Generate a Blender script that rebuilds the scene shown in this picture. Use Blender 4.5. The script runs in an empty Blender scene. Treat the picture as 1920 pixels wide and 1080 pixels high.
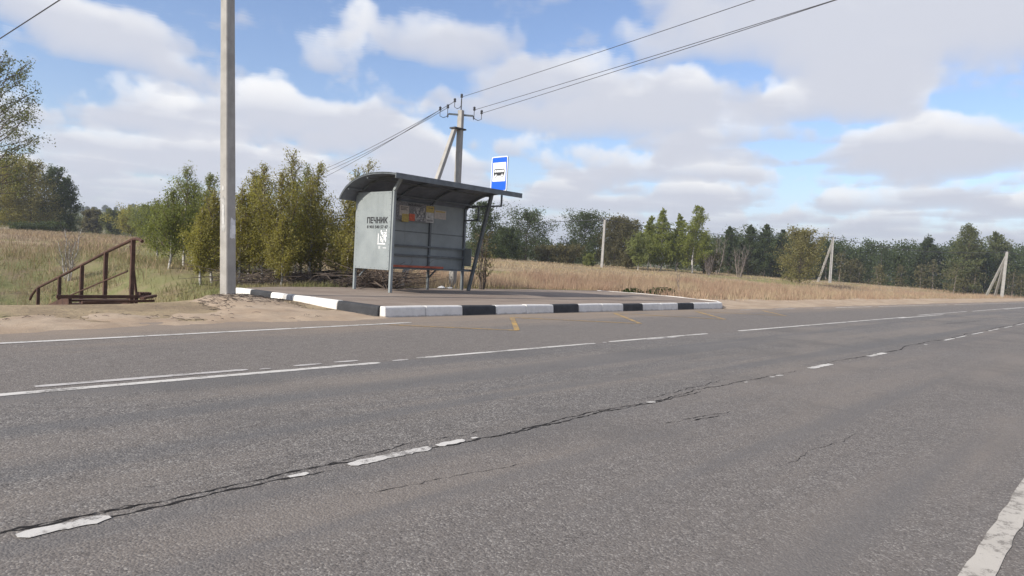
import bpy, math, random
import numpy as np
from mathutils import Vector, Matrix

random.seed(7)
rng = np.random.default_rng(11)
scene = bpy.context.scene
col = scene.collection

# ------------------------------------------------------------------ camera
# road axis = +X (to the right), across the road = +Y (away), up = +Z; metres
CX, CY = 960.0, 540.0
_v1 = np.array([2142 - CX, 558 - CY]); _v2 = np.array([-480 - CX, 421 - CY])
F = math.sqrt(-float(_v1 @ _v2))
H = 1.12
def _n(v): return v / np.linalg.norm(v)
AX = _n(np.array([_v1[0], _v1[1], F])); AY = _n(np.array([_v2[0], _v2[1], F])); AZ = np.cross(AX, AY)
cam_d = bpy.data.cameras.new('camera'); cam = bpy.data.objects.new('camera', cam_d); col.objects.link(cam)
cam_d.sensor_width = 36.0; cam_d.lens = F / 1920 * 36.0; cam_d.clip_start = 0.05; cam_d.clip_end = 6000
_m = Matrix(((AX[0], -AX[1], -AX[2], 0), (AY[0], -AY[1], -AY[2], 0), (AZ[0], -AZ[1], -AZ[2], 0), (0, 0, 0, 1)))
_m.translation = (0, 0, H)
cam.matrix_world = _m
scene.camera = cam
scene.view_settings.view_transform = 'Standard'; scene.view_settings.look = 'None'
scene.view_settings.gamma = 1.0; scene.view_settings.exposure = 0.45
scene.render.resolution_x = 1024; scene.render.resolution_y = 576

# ------------------------------------------------------------------ sky and sun
SUN_AZ = Vector((-0.982, 0.188, 0)).normalized(); SUN_EL = math.radians(30)
world = bpy.data.worlds.new('World'); scene.world = world; world.use_nodes = True
def build_world():
    nt = world.node_tree; nt.nodes.clear(); L = nt.links.new
    def N(t, **k):
        n = nt.nodes.new(t)
        for a, b in k.items(): setattr(n, a, b)
        return n
    def M(op, a, b=None, c=None, clamp=False):
        n = N('ShaderNodeMath', operation=op); n.use_clamp = clamp
        for i, v in enumerate((a, b, c)):
            if v is None: continue
            if isinstance(v, (int, float)): n.inputs[i].default_value = v
            else: L(v, n.inputs[i])
        return n.outputs[0]
    sky = N('ShaderNodeTexSky', sky_type='NISHITA'); sky.sun_disc = False
    sky.sun_elevation = SUN_EL; sky.sun_rotation = math.atan2(SUN_AZ.x, SUN_AZ.y)
    sky.air_density = 1.15; sky.dust_density = 0.3; sky.ozone_density = 3.5
    tc = N('ShaderNodeTexCoord'); sep = N('ShaderNodeSeparateXYZ'); L(tc.outputs['Generated'], sep.inputs[0])
    z = M('MAXIMUM', sep.outputs[2], 0.012)
    ix = M('DIVIDE', sep.outputs[0], z); iy = M('DIVIDE', sep.outputs[1], z)
    def mixc(fac, a, b):
        n = N('ShaderNodeMix', data_type='RGBA'); L(fac, n.inputs[0])
        for i, v in ((6, a), (7, b)):
            if isinstance(v, tuple): n.inputs[i].default_value = (*v, 1)
            else: L(v, n.inputs[i])
        return n.outputs[2]
    tint = N('ShaderNodeMix', data_type='RGBA', blend_type='MULTIPLY'); tint.inputs[0].default_value = 1.0; L(sky.outputs[0], tint.inputs[6]); tint.inputs[7].default_value = (*SKY_TINT, 1)
    c = tint.outputs[2]
    # cumulus field: horizontal slices through one 3D noise, flat grey bases below, bright tops above
    K = 26
    ox, oy, oz = CLOUD_SEED
    top, bot = (8.8, 8.75, 8.7), (5.0, 5.25, 6.1)
    for k in reversed(range(K)):
        f = k / (K - 1); hk = 1.0 + CLOUD_H * f
        v = N('ShaderNodeCombineXYZ')
        L(M('MULTIPLY_ADD', ix, hk, ox), v.inputs[0]); L(M('MULTIPLY_ADD', iy, hk, oy), v.inputs[1]); v.inputs[2].default_value = oz + hk * 1.1
        n1 = N('ShaderNodeTexNoise'); n1.inputs['Scale'].default_value = CLOUD_S; n1.inputs['Detail'].default_value = 5.0; n1.inputs['Roughness'].default_value = 0.58
        L(v.outputs[0], n1.inputs['Vector'])
        t0 = CLOUD_T + CLOUD_DT * f ** 1.4
        a = N('ShaderNodeMapRange', interpolation_type='SMOOTHSTEP'); L(n1.outputs[0], a.inputs[0])
        a.inputs[1].default_value = t0; a.inputs[2].default_value = t0 + 0.05
        a.inputs[3].default_value = 0; a.inputs[4].default_value = 0.33
        g = min(1.0, f * 1.55) ** 0.85
        c = mixc(a.outputs[0], c, tuple(bot[i] * (1 - g) + top[i] * g for i in range(3)))
    # air near the horizon
    hz = N('ShaderNodeMapRange', interpolation_type='SMOOTHERSTEP'); L(sep.outputs[2], hz.inputs[0])
    hz.inputs[1].default_value = -0.02; hz.inputs[2].default_value = 0.15; hz.inputs[3].default_value = 0.85; hz.inputs[4].default_value = 0.0
    c = mixc(hz.outputs[0], c, (5.0, 5.4, 6.2))
    bg = N('ShaderNodeBackground'); bg.inputs[1].default_value = 0.09; L(c, bg.inputs[0])
    out = N('ShaderNodeOutputWorld'); L(bg.outputs[0], out.inputs[0])
CLOUD_SEED = (22.0, 3.0, 4.3); CLOUD_T = 0.475; CLOUD_S = 0.85; CLOUD_H = 0.34; CLOUD_DT = 0.15; SKY_TINT = (1.35, 1.28, 1.40)
build_world()
sun_d = bpy.data.lights.new('sun', 'SUN'); sun = bpy.data.objects.new('sun', sun_d); col.objects.link(sun)
sun_d.energy = 4.2; sun_d.angle = math.radians(0.53); sun_d.color = (1.0, 0.94, 0.85)
_sd = Vector((SUN_AZ.x * math.cos(SUN_EL), SUN_AZ.y * math.cos(SUN_EL), math.sin(SUN_EL)))
sun.rotation_euler = _sd.to_track_quat('Z', 'Y').to_euler()
sun.location = (-20, 5, 20)

# ------------------------------------------------------------------ pixel helpers
def rayw(px, py):
    r = np.array([px - CX, py - CY, F]) / F
    return np.array([r @ AX, r @ AY, r @ AZ])
def ground(px, py, z=0.0):
    r = rayw(px, py); t = (z - H) / r[2]; return (r[0] * t, r[1] * t, z)
def proj(p):
    d = p[0] * AX + p[1] * AY + (p[2] - H) * AZ
    return CX + F * d[0] / d[2], CY + F * d[1] / d[2], d[2]
def horizon_y(px): return 558 + (px - 2142) * (558 - 421) / (2142 + 480)

# ------------------------------------------------------------------ noise and terrain height
_perm = np.random.default_rng(5).random((256, 256))
def vnoise(x, y):
    x = np.asarray(x, float); y = np.asarray(y, float)
    xi = np.floor(x).astype(int); yi = np.floor(y).astype(int); fx = x - xi; fy = y - yi
    fx = fx * fx * (3 - 2 * fx); fy = fy * fy * (3 - 2 * fy)
    g = lambda a, b: _perm[a & 255, b & 255]
    return (g(xi, yi) * (1 - fx) + g(xi + 1, yi) * fx) * (1 - fy) + (g(xi, yi + 1) * (1 - fx) + g(xi + 1, yi + 1) * fx) * fy
def fbm(x, y, o=4):
    s = 0; a = 0.5
    for i in range(o):
        s = s + a * (vnoise(np.asarray(x) * 2 ** i + 17.3 * i, np.asarray(y) * 2 ** i + 9.1 * i) - 0.5); a *= 0.5
    return s
def sstep(a, b, x):
    t = np.clip((np.asarray(x, float) - a) / (b - a), 0, 1); return t * t * (3 - 2 * t)
_RY = [-400, -8, -3, 9.6, 10.5, 14, 18, 27, 36, 45, 60, 100, 150, 300, 550, 1500, 4000]
_RZ = [-1.0, -.5, -.03, -.03, 0.0, .08, .2, .70, 1.0, 1.35, 1.65, 2.0, 2.6, 11, 24, 34, 40]
def T(x, y):
    x = np.asarray(x, float); y = np.asarray(y, float)
    z = np.interp(y, _RY, _RZ)
    z = z - 1.75 * np.exp(-((y - 21.3) / 5.6) ** 2) * (1 - sstep(5.9, 9.5, x)) * sstep(13.0, 16.6, y)
    z = z - 0.28 * np.exp(-((y - 20.5) / 2.2) ** 2) * sstep(7, 10, x)
    z = z + sstep(17, 24, y) * fbm(x / 9, y / 9, 3) * 0.55 + sstep(100, 300, y) * fbm(x / 160, y / 160, 3) * 9
    d2 = (x - 6.8) ** 2 + (y - 14.15) ** 2
    z = z + 0.13 * np.exp(-d2 / 1.3)
    return z
def Tz(x, y): return float(T(x, y))
def hit(px, py, t0=8.0, t1=400.0):
    """first point of the terrain under a pixel"""
    r = rayw(px, py)
    for d in np.arange(t0, t1, 0.25):
        p = r * d
        if H + p[2] <= Tz(p[0], p[1]): return (p[0], p[1], Tz(p[0], p[1]))
    p = r * t1; return (p[0], p[1], Tz(p[0], p[1]))
def at_depth(px, d):
    r = rayw(px, horizon_y(px)) * d
    return (r[0], r[1], Tz(r[0], r[1]))

# ------------------------------------------------------------------ materials
def mat(name, build):
    m = bpy.data.materials.new(name); m.use_nodes = True; nt = m.node_tree; nt.nodes.clear()
    class B: pass
    b = B(); b.nt = nt; b.L = nt.links.new
    def N(t, **k):
        n = nt.nodes.new(t)
        for a, v in k.items(): setattr(n, a, v)
        return n
    b.N = N
    def setin(sock, v):
        if isinstance(v, (int, float)): sock.default_value = v
        elif isinstance(v, tuple): sock.default_value = (*v, 1) if len(sock.default_value) == 4 and len(v) == 3 else v
        else: b.L(v, sock)
    b.set = setin
    def M(op, a, c=None, d=None, clamp=False):
        n = N('ShaderNodeMath', operation=op); n.use_clamp = clamp
        for i, v in enumerate((a, c, d)):
            if v is not None: setin(n.inputs[i], v)
        return n.outputs[0]
    b.M = M
    b.pos = N('ShaderNodeNewGeometry').outputs['Position']
    b.obj = N('ShaderNodeTexCoord').outputs['Object']
    def scaled(v, s, off=(0, 0, 0)):
        n = N('ShaderNodeMapping'); b.L(v, n.inputs[0]); n.inputs[3].default_value = s if isinstance(s, tuple) else (s, s, s); n.inputs[1].default_value = off
        return n.outputs[0]
    b.scaled = scaled
    def noise(v, s, detail=4, rough=.55, dist=0.0):
        n = N('ShaderNodeTexNoise'); b.L(v, n.inputs['Vector']); n.inputs['Scale'].default_value = s; n.inputs['Detail'].default_value = detail
        n.inputs['Roughness'].default_value = rough; n.inputs['Distortion'].default_value = dist
        return n.outputs[0]
    b.noise = noise
    def ramp(x, lo, hi, a=0.0, c=1.0, smooth=True):
        n = N('ShaderNodeMapRange', interpolation_type='SMOOTHSTEP' if smooth else 'LINEAR'); setin(n.inputs[0], x)
        for i, v in zip((1, 2, 3, 4), (lo, hi, a, c)): n.inputs[i].default_value = v
        return n.outputs[0]
    b.ramp = ramp
    def mix(fac, a, c, mode='MIX'):
        n = N('ShaderNodeMix', data_type='RGBA', blend_type=mode); setin(n.inputs[0], fac); setin(n.inputs[6], a); setin(n.inputs[7], c)
        return n.outputs[2]
    b.mix = mix
    def bump(hgt, strength, dist, normal=None):
        n = N('ShaderNodeBump'); b.L(hgt, n.inputs['Height']); n.inputs['Strength'].default_value = strength; n.inputs['Distance'].default_value = dist
        if normal is not None: b.L(normal, n.inputs['Normal'])
        return n.outputs[0]
    b.bump = bump
    def pbr(color, rough=.8, metal=0.0, normal=None, spec=None):
        p = N('ShaderNodeBsdfPrincipled'); setin(p.inputs['Base Color'], color); setin(p.inputs['Roughness'], rough); setin(p.inputs['Metallic'], metal)
        if normal is not None: b.L(normal, p.inputs['Normal'])
        if spec is not None: p.inputs['Specular IOR Level'].default_value = spec
        return p.outputs[0]
    b.pbr = pbr
    b.sep = lambda v: [b_ for b_ in (lambda n: (b.L(v, n.inputs[0]), n.outputs)[1])(N('ShaderNodeSeparateXYZ'))]
    out = N('ShaderNodeOutputMaterial'); b.L(build(b), out.inputs[0])
    return m

def asphalt_stones(b, base, dark, light, s=95):
    v = b.N('ShaderNodeTexVoronoi'); b.L(b.pos, v.inputs['Vector']); v.inputs['Scale'].default_value = s
    v2 = b.N('ShaderNodeTexVoronoi'); b.L(b.pos, v2.inputs['Vector']); v2.inputs['Scale'].default_value = s * 1.9
    ms = b.noise(b.pos, 7.0, 3, .6)
    r = b.M('ADD', b.M('MULTIPLY', b.sep(v.outputs['Color'])[0], .62), b.M('MULTIPLY', b.sep(v2.outputs['Color'])[0], .38)); r = b.ramp(b.M('ADD', r, b.M('MULTIPLY', b.M('SUBTRACT', ms, .5), .35)), .12, .88, 0, 1, False)
    fine = b.noise(b.pos, 210, 2, .6)
    c = b.mix(b.ramp(r, .70, .98), base, light)
    c = b.mix(b.M('MULTIPLY', b.ramp(r, .34, .02), .85), c, dark)
    c = b.mix(b.ramp(fine, .35, .7, 0, .35), c, dark)
    hgt = b.M('ADD', b.M('MULTIPLY', v.outputs['Distance'], -1.0), b.M('MULTIPLY', fine, .5))
    return c, b.bump(hgt, .55, .006)
def m_road(b):
    x, y, z = b.sep(b.pos)
    c, nrm = asphalt_stones(b, (.168, .151, .136), (.050, .046, .043), (.37, .345, .31), 92)
    st = b.scaled(b.pos, (.16, 1.1, 1)); n1 = b.noise(st, 1.0, 5, .6)
    n2 = b.noise(b.pos, .55, 5, .6); n3 = b.noise(b.scaled(b.pos, (.05, 1.6, 1)), 1.0, 3, .5)
    c = b.mix(b.ramp(n1, .42, .66, 0, .6), c, (.225, .192, .160))          # dusty, browner bands
    c = b.mix(b.ramp(n2, .50, .70, 0, .5), c, (.105, .099, .094))         # bitumen-rich patches
    c = b.mix(b.ramp(n3, .50, .62, 0, .55), c, (.122, .118, .115))         # polished wheel tracks
    c = b.mix(b.ramp(y, 3.3, 2.7, 0, .25), c, (.190, .163, .142))
    return b.pbr(c, b.ramp(n2, .3, .7, .78, .92), 0, nrm, .3)
def m_bay(b):
    x, y, z = b.sep(b.pos)
    c, nrm = asphalt_stones(b, (.185, .163, .145), (.085, .075, .066), (.32, .295, .26), 100)
    n1 = b.noise(b.scaled(b.pos, (.18, .9, 1)), 1.1, 5, .6); n2 = b.noise(b.pos, .9, 6, .65)
    edge = b.M('ADD', b.ramp(y, 7.0, 10.4), b.M('MULTIPLY', b.M('SUBTRACT', n1, .5), 1.6))
    c = b.mix(b.ramp(edge, .25, 1.2, 0, .72), c, (.31, .24, .175))         # sand dust blown in from the verge
    c = b.mix(b.ramp(n2, .52, .75, 0, .4), c, (.145, .128, .115))
    return b.pbr(c, .9, 0, nrm, .25)
def m_platform(b):
    n1 = b.noise(b.pos, .7, 6, .6); n2 = b.noise(b.scaled(b.pos, (.5, 2.2, 1)), 1.0, 5, .65); f = b.noise(b.pos, 60, 3, .6)
    c = b.mix(b.ramp(n1, .35, .68), (.235, .185, .148), (.31, .25, .20))
    c = b.mix(b.ramp(n2, .52, .72, 0, .5), c, (.155, .128, .108))
    c = b.mix(b.ramp(f, .4, .75, 0, .35), c, (.12, .10, .088))
    return b.pbr(c, .92, 0, b.bump(f, .4, .008), .2)
def m_sand(b):
    n1 = b.noise(b.pos, .8, 6, .62); n2 = b.noise(b.pos, 6, 5, .7); f = b.noise(b.pos, 75, 3, .7)
    c = b.mix(b.ramp(n1, .35, .66), (.38, .285, .20), (.47, .37, .27))
    c = b.mix(b.ramp(n2, .56, .74, 0, .55), c, (.28, .205, .145))
    c = b.mix(b.ramp(f, .5, .78, 0, .5), c, (.25, .185, .13))
    x, y, z = b.sep(b.pos)
    far = b.ramp(b.M('ADD', y, b.M('MULTIPLY', b.M('SUBTRACT', n1, .5), 5.0)), 13.2, 15.2)
    c = b.mix(b.M('MULTIPLY', far, .7), c, (.115, .092, .062))
    return b.pbr(c, .95, 0, b.bump(b.M('ADD', f, b.M('MULTIPLY', n2, 1.5)), .6, .02), .1)
def m_ground(b):
    n1 = b.noise(b.pos, .12, 5, .6); n2 = b.noise(b.pos, .9, 6, .65); f = b.noise(b.pos, 9, 4, .7)
    c = b.mix(b.ramp(n2, .36, .62), (.25, .19, .125), (.36, .28, .175))
    c = b.mix(b.ramp(n1, .50, .62, 0, .8), c, (.19, .20, .075))
    c = b.mix(b.ramp(f, .5, .75, 0, .5), c, (.17, .13, .085))
    x, y, z = b.sep(b.pos)
    lush = b.M('MULTIPLY', b.M('MULTIPLY', b.ramp(y, 14, 17), b.ramp(y, 36, 27)), b.ramp(x, 12, 8)); c = b.mix(b.M('MULTIPLY', lush, b.ramp(n2, .3, .6)), c, (.19, .19, .085))
    c = b.mix(b.ramp(y, 110, 220), c, (.105, .115, .055))
    return b.pbr(c, .95, 0, b.bump(f, .6, .08), .1)
def m_paint(col_, worn, amt=.35):
    def f(b):
        n = b.noise(b.pos, 16, 6, .7); n2 = b.noise(b.pos, 2.2, 4, .6); g = b.noise(b.pos, 130, 2, .6)
        w = b.M('ADD', b.M('ADD', n, b.M('MULTIPLY', b.M('SUBTRACT', n2, .5), .7)), b.M('MULTIPLY', b.M('SUBTRACT', g, .5), .35))
        c = b.mix(b.ramp(w, .68 - amt * .35, .80 - amt * .3, 0, .85), col_, worn)
        c = b.mix(b.ramp(n2, .35, .7, 0, .25), c, worn)
        return b.pbr(c, .8, 0, b.bump(g, .3, .004), .3)
    return f
def m_flat(c, r=.8, metal=0.0, var=.25, sc=8.0, spec=.4):
    def f(b):
        n = b.noise(b.obj, sc, 5, .65); n2 = b.noise(b.obj, sc * 9, 3, .6)
        d = tuple(v * (1 - var) for v in c); l = tuple(min(1, v * (1 + var)) for v in c)
        k = b.mix(b.ramp(n, .3, .7), d, l); k = b.mix(b.ramp(n2, .5, .8, 0, var), k, d)
        return b.pbr(k, r, metal, b.bump(n2, .15, .003), spec)
    return f
def m_concrete(b):
    n = b.noise(b.obj, 2.5, 5, .6); v = b.noise(b.scaled(b.obj, (7, 7, .6)), 1.2, 4, .6); f = b.noise(b.obj, 55, 4, .7)
    c = b.mix(b.ramp(n, .3, .7), (.31, .295, .27), (.42, .40, .37)); c = b.mix(b.ramp(v, .5, .75, 0, .45), c, (.25, .235, .215)); c = b.mix(b.ramp(f, .52, .75, 0, .5), c, (.20, .19, .175))
    return b.pbr(c, .9, 0, b.bump(f, .35, .006), .2)
def m_kerb_white(b):
    n = b.noise(b.pos, 5, 6, .7); f = b.noise(b.pos, 40, 4, .7); x, y, z = b.sep(b.pos)
    low = b.M('ADD', b.ramp(z, .09, .0), b.M('MULTIPLY', b.M('SUBTRACT', n, .5), 1.5))
    c = b.mix(b.ramp(n, .3, .75), (.77, .74, .69), (.64, .615, .57)); c = b.mix(b.ramp(low, .62, 1.1, 0, .7), c, (.34, .30, .255)); c = b.mix(b.ramp(f, .62, .74, 0, .7), c, (.38, .36, .33))
    return b.pbr(c, .75, 0, b.bump(b.M('ADD', n, f), .5, .012), .3)
def m_kerb_black(b):
    n = b.noise(b.pos, 5, 6, .7); f = b.noise(b.pos, 40, 4, .7); x, y, z = b.sep(b.pos)
    low = b.M('ADD', b.ramp(z, .08, -.02), b.M('MULTIPLY', b.M('SUBTRACT', n, .5), 1.2))
    c = b.mix(b.ramp(n, .3, .75), (.022, .023, .026), (.045, .046, .05)); c = b.mix(b.ramp(low, .55, 1.1, 0, .6), c, (.17, .14, .11)); c = b.mix(b.ramp(f, .62, .75, 0, .5), c, (.12, .115, .11))
    return b.pbr(c, .7, 0, b.bump(b.M('ADD', n, f), .5, .012), .4)
def m_galv(b):
    n = b.noise(b.pos, 1.6, 5, .6); v = b.noise(b.scaled(b.pos, (9, 9, .7)), 1.0, 5, .65); f = b.noise(b.pos, 38, 4, .7)
    c = b.mix(b.ramp(n, .3, .7), (.235, .262, .265), (.30, .328, .328)); c = b.mix(b.ramp(v, .52, .75, 0, .45), c, (.20, .215, .21)); c = b.mix(b.ramp(f, .55, .72, 0, .35), c, (.17, .18, .175))
    return b.pbr(c, .62, .15, b.bump(n, .25, .02), .4)
def m_rust(b):
    n = b.noise(b.pos, 5, 6, .7); f = b.noise(b.pos, 45, 4, .7)
    c = b.mix(b.ramp(n, .3, .7), (.060, .032, .025), (.115, .062, .044)); c = b.mix(b.ramp(f, .5, .72, 0, .6), c, (.045, .03, .026))
    return b.pbr(c, .85, .1, b.bump(f, .4, .006), .3)
def m_leaf(c, var=.35):
    def f(b):
        g = b.N('ShaderNodeNewGeometry'); r = g.outputs['Random Per Island']
        n = b.noise(b.obj, .9, 3, .5)
        d = tuple(v * (1 - var) for v in c); l = (min(1, c[0] * (1 + var * 1.1)), min(1, c[1] * (1 + var)), c[2] * (1 + var * .5))
        k = b.mix(r, d, l); k = b.mix(b.ramp(n, .4, .65, 0, .45), k, d)
        p = b.N('ShaderNodeBsdfPrincipled'); b.L(k, p.inputs['Base Color']); p.inputs['Roughness'].default_value = .6; p.inputs['Specular IOR Level'].default_value = .25
        t = b.N('ShaderNodeBsdfTranslucent'); b.L(b.mix(1.0, k, (1.25, 1.2, .6), 'MULTIPLY'), t.inputs[0])
        m = b.N('ShaderNodeMixShader'); m.inputs[0].default_value = .5; b.L(p.outputs[0], m.inputs[1]); b.L(t.outputs[0], m.inputs[2])
        return m.outputs[0]
    return f
def m_bark(c, c2):
    def f(b):
        n = b.noise(b.scaled(b.obj, (6, 6, 14)), 1.0, 4, .6)
        return b.pbr(b.mix(b.ramp(n, .5, .62), c, c2), .85, 0, None, .2)
    return f
def m_grass(cols, patch=.12):
    def f(b):
        g = b.N('ShaderNodeNewGeometry'); r = g.outputs['Random Per Island']
        n1 = b.noise(b.pos, patch, 4, .6); n2 = b.noise(b.pos, .7, 4, .6)
        k = b.mix(b.ramp(n2, .36, .62), cols[0], cols[1]); k = b.mix(b.ramp(n1, .50, .60), k, cols[2])
        k = b.mix(b.M('MULTIPLY', r, .65), k, cols[3])
        p = b.N('ShaderNodeBsdfPrincipled'); b.L(k, p.inputs['Base Color']); p.inputs['Roughness'].default_value = .75; p.inputs['Specular IOR Level'].default_value = .15
        t = b.N('ShaderNodeBsdfTranslucent'); b.L(k, t.inputs[0])
        m = b.N('ShaderNodeMixShader'); m.inputs[0].default_value = .3; b.L(p.outputs[0], m.inputs[1]); b.L(t.outputs[0], m.inputs[2])
        return m.outputs[0]
    return f
MT = {}
for nm, bf in dict(
    road=m_road, bay=m_bay, platform=m_platform, sand=m_sand, ground=m_ground, concrete=m_concrete, kerb_white=m_kerb_white, kerb_black=m_kerb_black,
    kerb_grey=m_flat((.40, .39, .37), .9), galv=m_galv, rust=m_rust, steel=m_flat((.135, .150, .158), .6, .2, .2, 5), roof_steel=m_flat((.165, .185, .215), .55, .25, .18, 3),
    white_line=m_paint((.60, .57, .52), (.17, .155, .14), .45), edge_line=m_paint((.50, .46, .40), (.20, .18, .155), .55), ghost_line=m_paint((.50, .47, .44), (.24, .22, .20), .45),
    yellow_line=m_paint((.44, .28, .09), (.19, .155, .12), .65), crack=m_flat((.028, .026, .025), .95, 0, .3, 20, .1),
    red_wood=m_flat((.40, .10, .055), .7, 0, .2, 6), black_ink=m_flat((.018, .018, .02), .6, 0, .2), paper=m_flat((.50, .49, .47), .8, 0, .2, 12), board=m_flat((.21, .21, .215), .8, 0, .55, 26),
    yellow_paper=m_flat((.48, .37, .12), .8, 0, .2, 14), red_paper=m_flat((.58, .13, .07), .8, 0, .2, 14), cream_paper=m_flat((.50, .45, .40), .8, 0, .15, 14), dark_ink=m_flat((.07, .07, .075), .7),
    sign_blue=m_flat((.012, .11, .62), .35, 0, .06, 2), sign_white=m_flat((.78, .78, .78), .4, 0, .04, 2), sign_back=m_flat((.16, .165, .17), .5, .4, .15),
    porcelain=m_flat((.05, .05, .055), .35, 0, .2), wire=m_flat((.05, .05, .052), .6, 0, .1), plastic=m_flat((.66, .66, .66), .5, 0, .12, 14), scrap=m_flat((.78, .78, .77), .8, 0, .1, 30),
    wood=m_flat((.055, .042, .034), .9, 0, .4, 5), twig=m_flat((.135, .105, .085), .9, 0, .35, 3), grey_twig=m_flat((.20, .165, .145), .9, 0, .3, 3),
    birch_bark=m_bark((.50, .48, .45), (.16, .145, .13)), dark_bark=m_bark((.10, .08, .065), (.05, .042, .035)),
    leaf_birch=m_leaf((.30, .285, .095), .25), leaf_birch_olive=m_leaf((.27, .25, .085), .25), leaf_fresh=m_leaf((.215, .245, .095), .25), leaf_bright=m_leaf((.22, .25, .07), .25), leaf_dark=m_leaf((.080, .108, .052)),
    leaf_mid=m_leaf((.145, .165, .075)), leaf_brown=m_leaf((.150, .140, .080)), leaf_pale=m_leaf((.23, .215, .105)), leaf_burdock=m_leaf((.045, .080, .028)),
    grass_dry=m_grass([(.44, .33, .21), (.54, .43, .27), (.36, .35, .14), (.30, .21, .14)]), grass_field=m_grass([(.33, .24, .175), (.45, .36, .24), (.27, .29, .10), (.24, .17, .135)], .16), grass_reed=m_grass([(.42, .285, .20), (.50, .38, .25), (.50, .41, .26), (.29, .185, .13)], .3),
    grass_green=m_grass([(.19, .20, .07), (.30, .25, .13), (.15, .19, .055), (.32, .255, .15)], .25)).items(): MT[nm] = mat(nm, bf)

# ------------------------------------------------------------------ mesh helpers
class MB:
    def __init__(s): s.v = []; s.f = []
    def add(s, v, f):
        o = len(s.v); s.v += [tuple(p) for p in v]; s.f += [tuple(i + o for i in q) for q in f]; return s
    def hexa(s, p): return s.add(p, [(0, 3, 2, 1), (4, 5, 6, 7), (0, 1, 5, 4), (1, 2, 6, 5), (2, 3, 7, 6), (3, 0, 4, 7)])
    def box(s, x0, x1, y0, y1, z0, z1): return s.hexa([(x0, y0, z0), (x1, y0, z0), (x1, y1, z0), (x0, y1, z0), (x0, y0, z1), (x1, y0, z1), (x1, y1, z1), (x0, y1, z1)])
    def bar(s, a, b, w, t, up=(0, 0, 1)):
        a = Vector(a); b = Vector(b); d = (b - a).normalized(); up = Vector(up)
        if abs(d.dot(up)) > .95: up = Vector((0, 1, 0))
        u = d.cross(up).normalized() * (w / 2); n = u.cross(d).normalized() * (t / 2)
        return s.hexa([a - u - n, a + u - n, a + u + n, a - u + n, b - u - n, b + u - n, b + u + n, b - u + n])
    def tube(s, pts, rad, n=8, cap=True):
        pts = [Vector(p) for p in pts]; m = len(pts)
        if not hasattr(rad, '__len__'): rad = [rad] * m
        o = len(s.v)
        for i, p in enumerate(pts):
            d = (pts[min(i + 1, m - 1)] - pts[max(i - 1, 0)]).normalized()
            u = d.cross(Vector((0.31, 0.17, 1)) if abs(d.z) < .9 else Vector((0, 1, 0))).normalized(); w = d.cross(u)
            for k in range(n):
                a = 2 * math.pi * k / n; s.v.append(tuple(p + (u * math.cos(a) + w * math.sin(a)) * rad[i]))
        for i in range(m - 1):
            for k in range(n):
                k2 = (k + 1) % n; s.f.append((o + i * n + k, o + i * n + k2, o + (i + 1) * n + k2, o + (i + 1) * n + k))
        if cap: s.f.append(tuple(o + k for k in reversed(range(n)))); s.f.append(tuple(o + (m - 1) * n + k for k in range(n)))
        return s
    def lathe(s, base, prof, n=10):
        o = len(s.v); bx, by, bz = base
        for r, z in prof:
            for k in range(n):
                a = 2 * math.pi * k / n; s.v.append((bx + r * math.cos(a), by + r * math.sin(a), bz + z))
        for i in range(len(prof) - 1):
            for k in range(n):
                k2 = (k + 1) % n; s.f.append((o + i * n + k, o + i * n + k2, o + (i + 1) * n + k2, o + (i + 1) * n + k))
        return s
    def plate(s, outline, origin, u, v, n, t):
        """flat outline (2d) swept by thickness t along n"""
        origin = Vector(origin); u = Vector(u); v = Vector(v); n = Vector(n); o = len(s.v); m = len(outline)
        for h_ in (0, t):
            for a, b in outline: s.v.append(tuple(origin + u * a + v * b + n * h_))
        s.f.append(tuple(o + i for i in reversed(range(m)))); s.f.append(tuple(o + m + i for i in range(m)))
        for i in range(m): j = (i + 1) % m; s.f.append((o + i, o + j, o + m + j, o + m + i))
        return s
    def build(s, name, material, parent=None, smooth=False):
        return from_arrays(name, s.v, s.f, material, parent, smooth)
def from_arrays(name, v, f, material, parent=None, smooth=False):
    me = bpy.data.meshes.new(name); 
    off = Vector(parent_origin(parent)) if parent else Vector((0, 0, 0))
    me.from_pydata([(p[0] - off.x, p[1] - off.y, p[2] - off.z) for p in v], [], f); me.materials.append(MT[material]); me.update()
    if smooth: me.polygons.foreach_set('use_smooth', [True] * len(me.polygons))
    o = bpy.data.objects.new(name, me); col.objects.link(o)
    if parent: o.parent = parent
    return o
def split_build(mb, name, material, parent):
    """every separate piece of a builder becomes an object of its own"""
    par = list(range(len(mb.v)))
    def find(i):
        while par[i] != i: par[i] = par[par[i]]; i = par[i]
        return i
    for f in mb.f:
        for i in f[1:]: par[find(i)] = find(f[0])
    groups = {}
    for f in mb.f: groups.setdefault(find(f[0]), []).append(f)
    for fs in groups.values():
        ids = sorted({i for f in fs for i in f}); m = {i: k for k, i in enumerate(ids)}
        from_arrays(name, [mb.v[i] for i in ids], [tuple(m[i] for i in f) for f in fs], material, parent)
def parent_origin(p):
    o = Vector((0, 0, 0))
    while p is not None: o += p.location; p = p.parent
    return o
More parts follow.
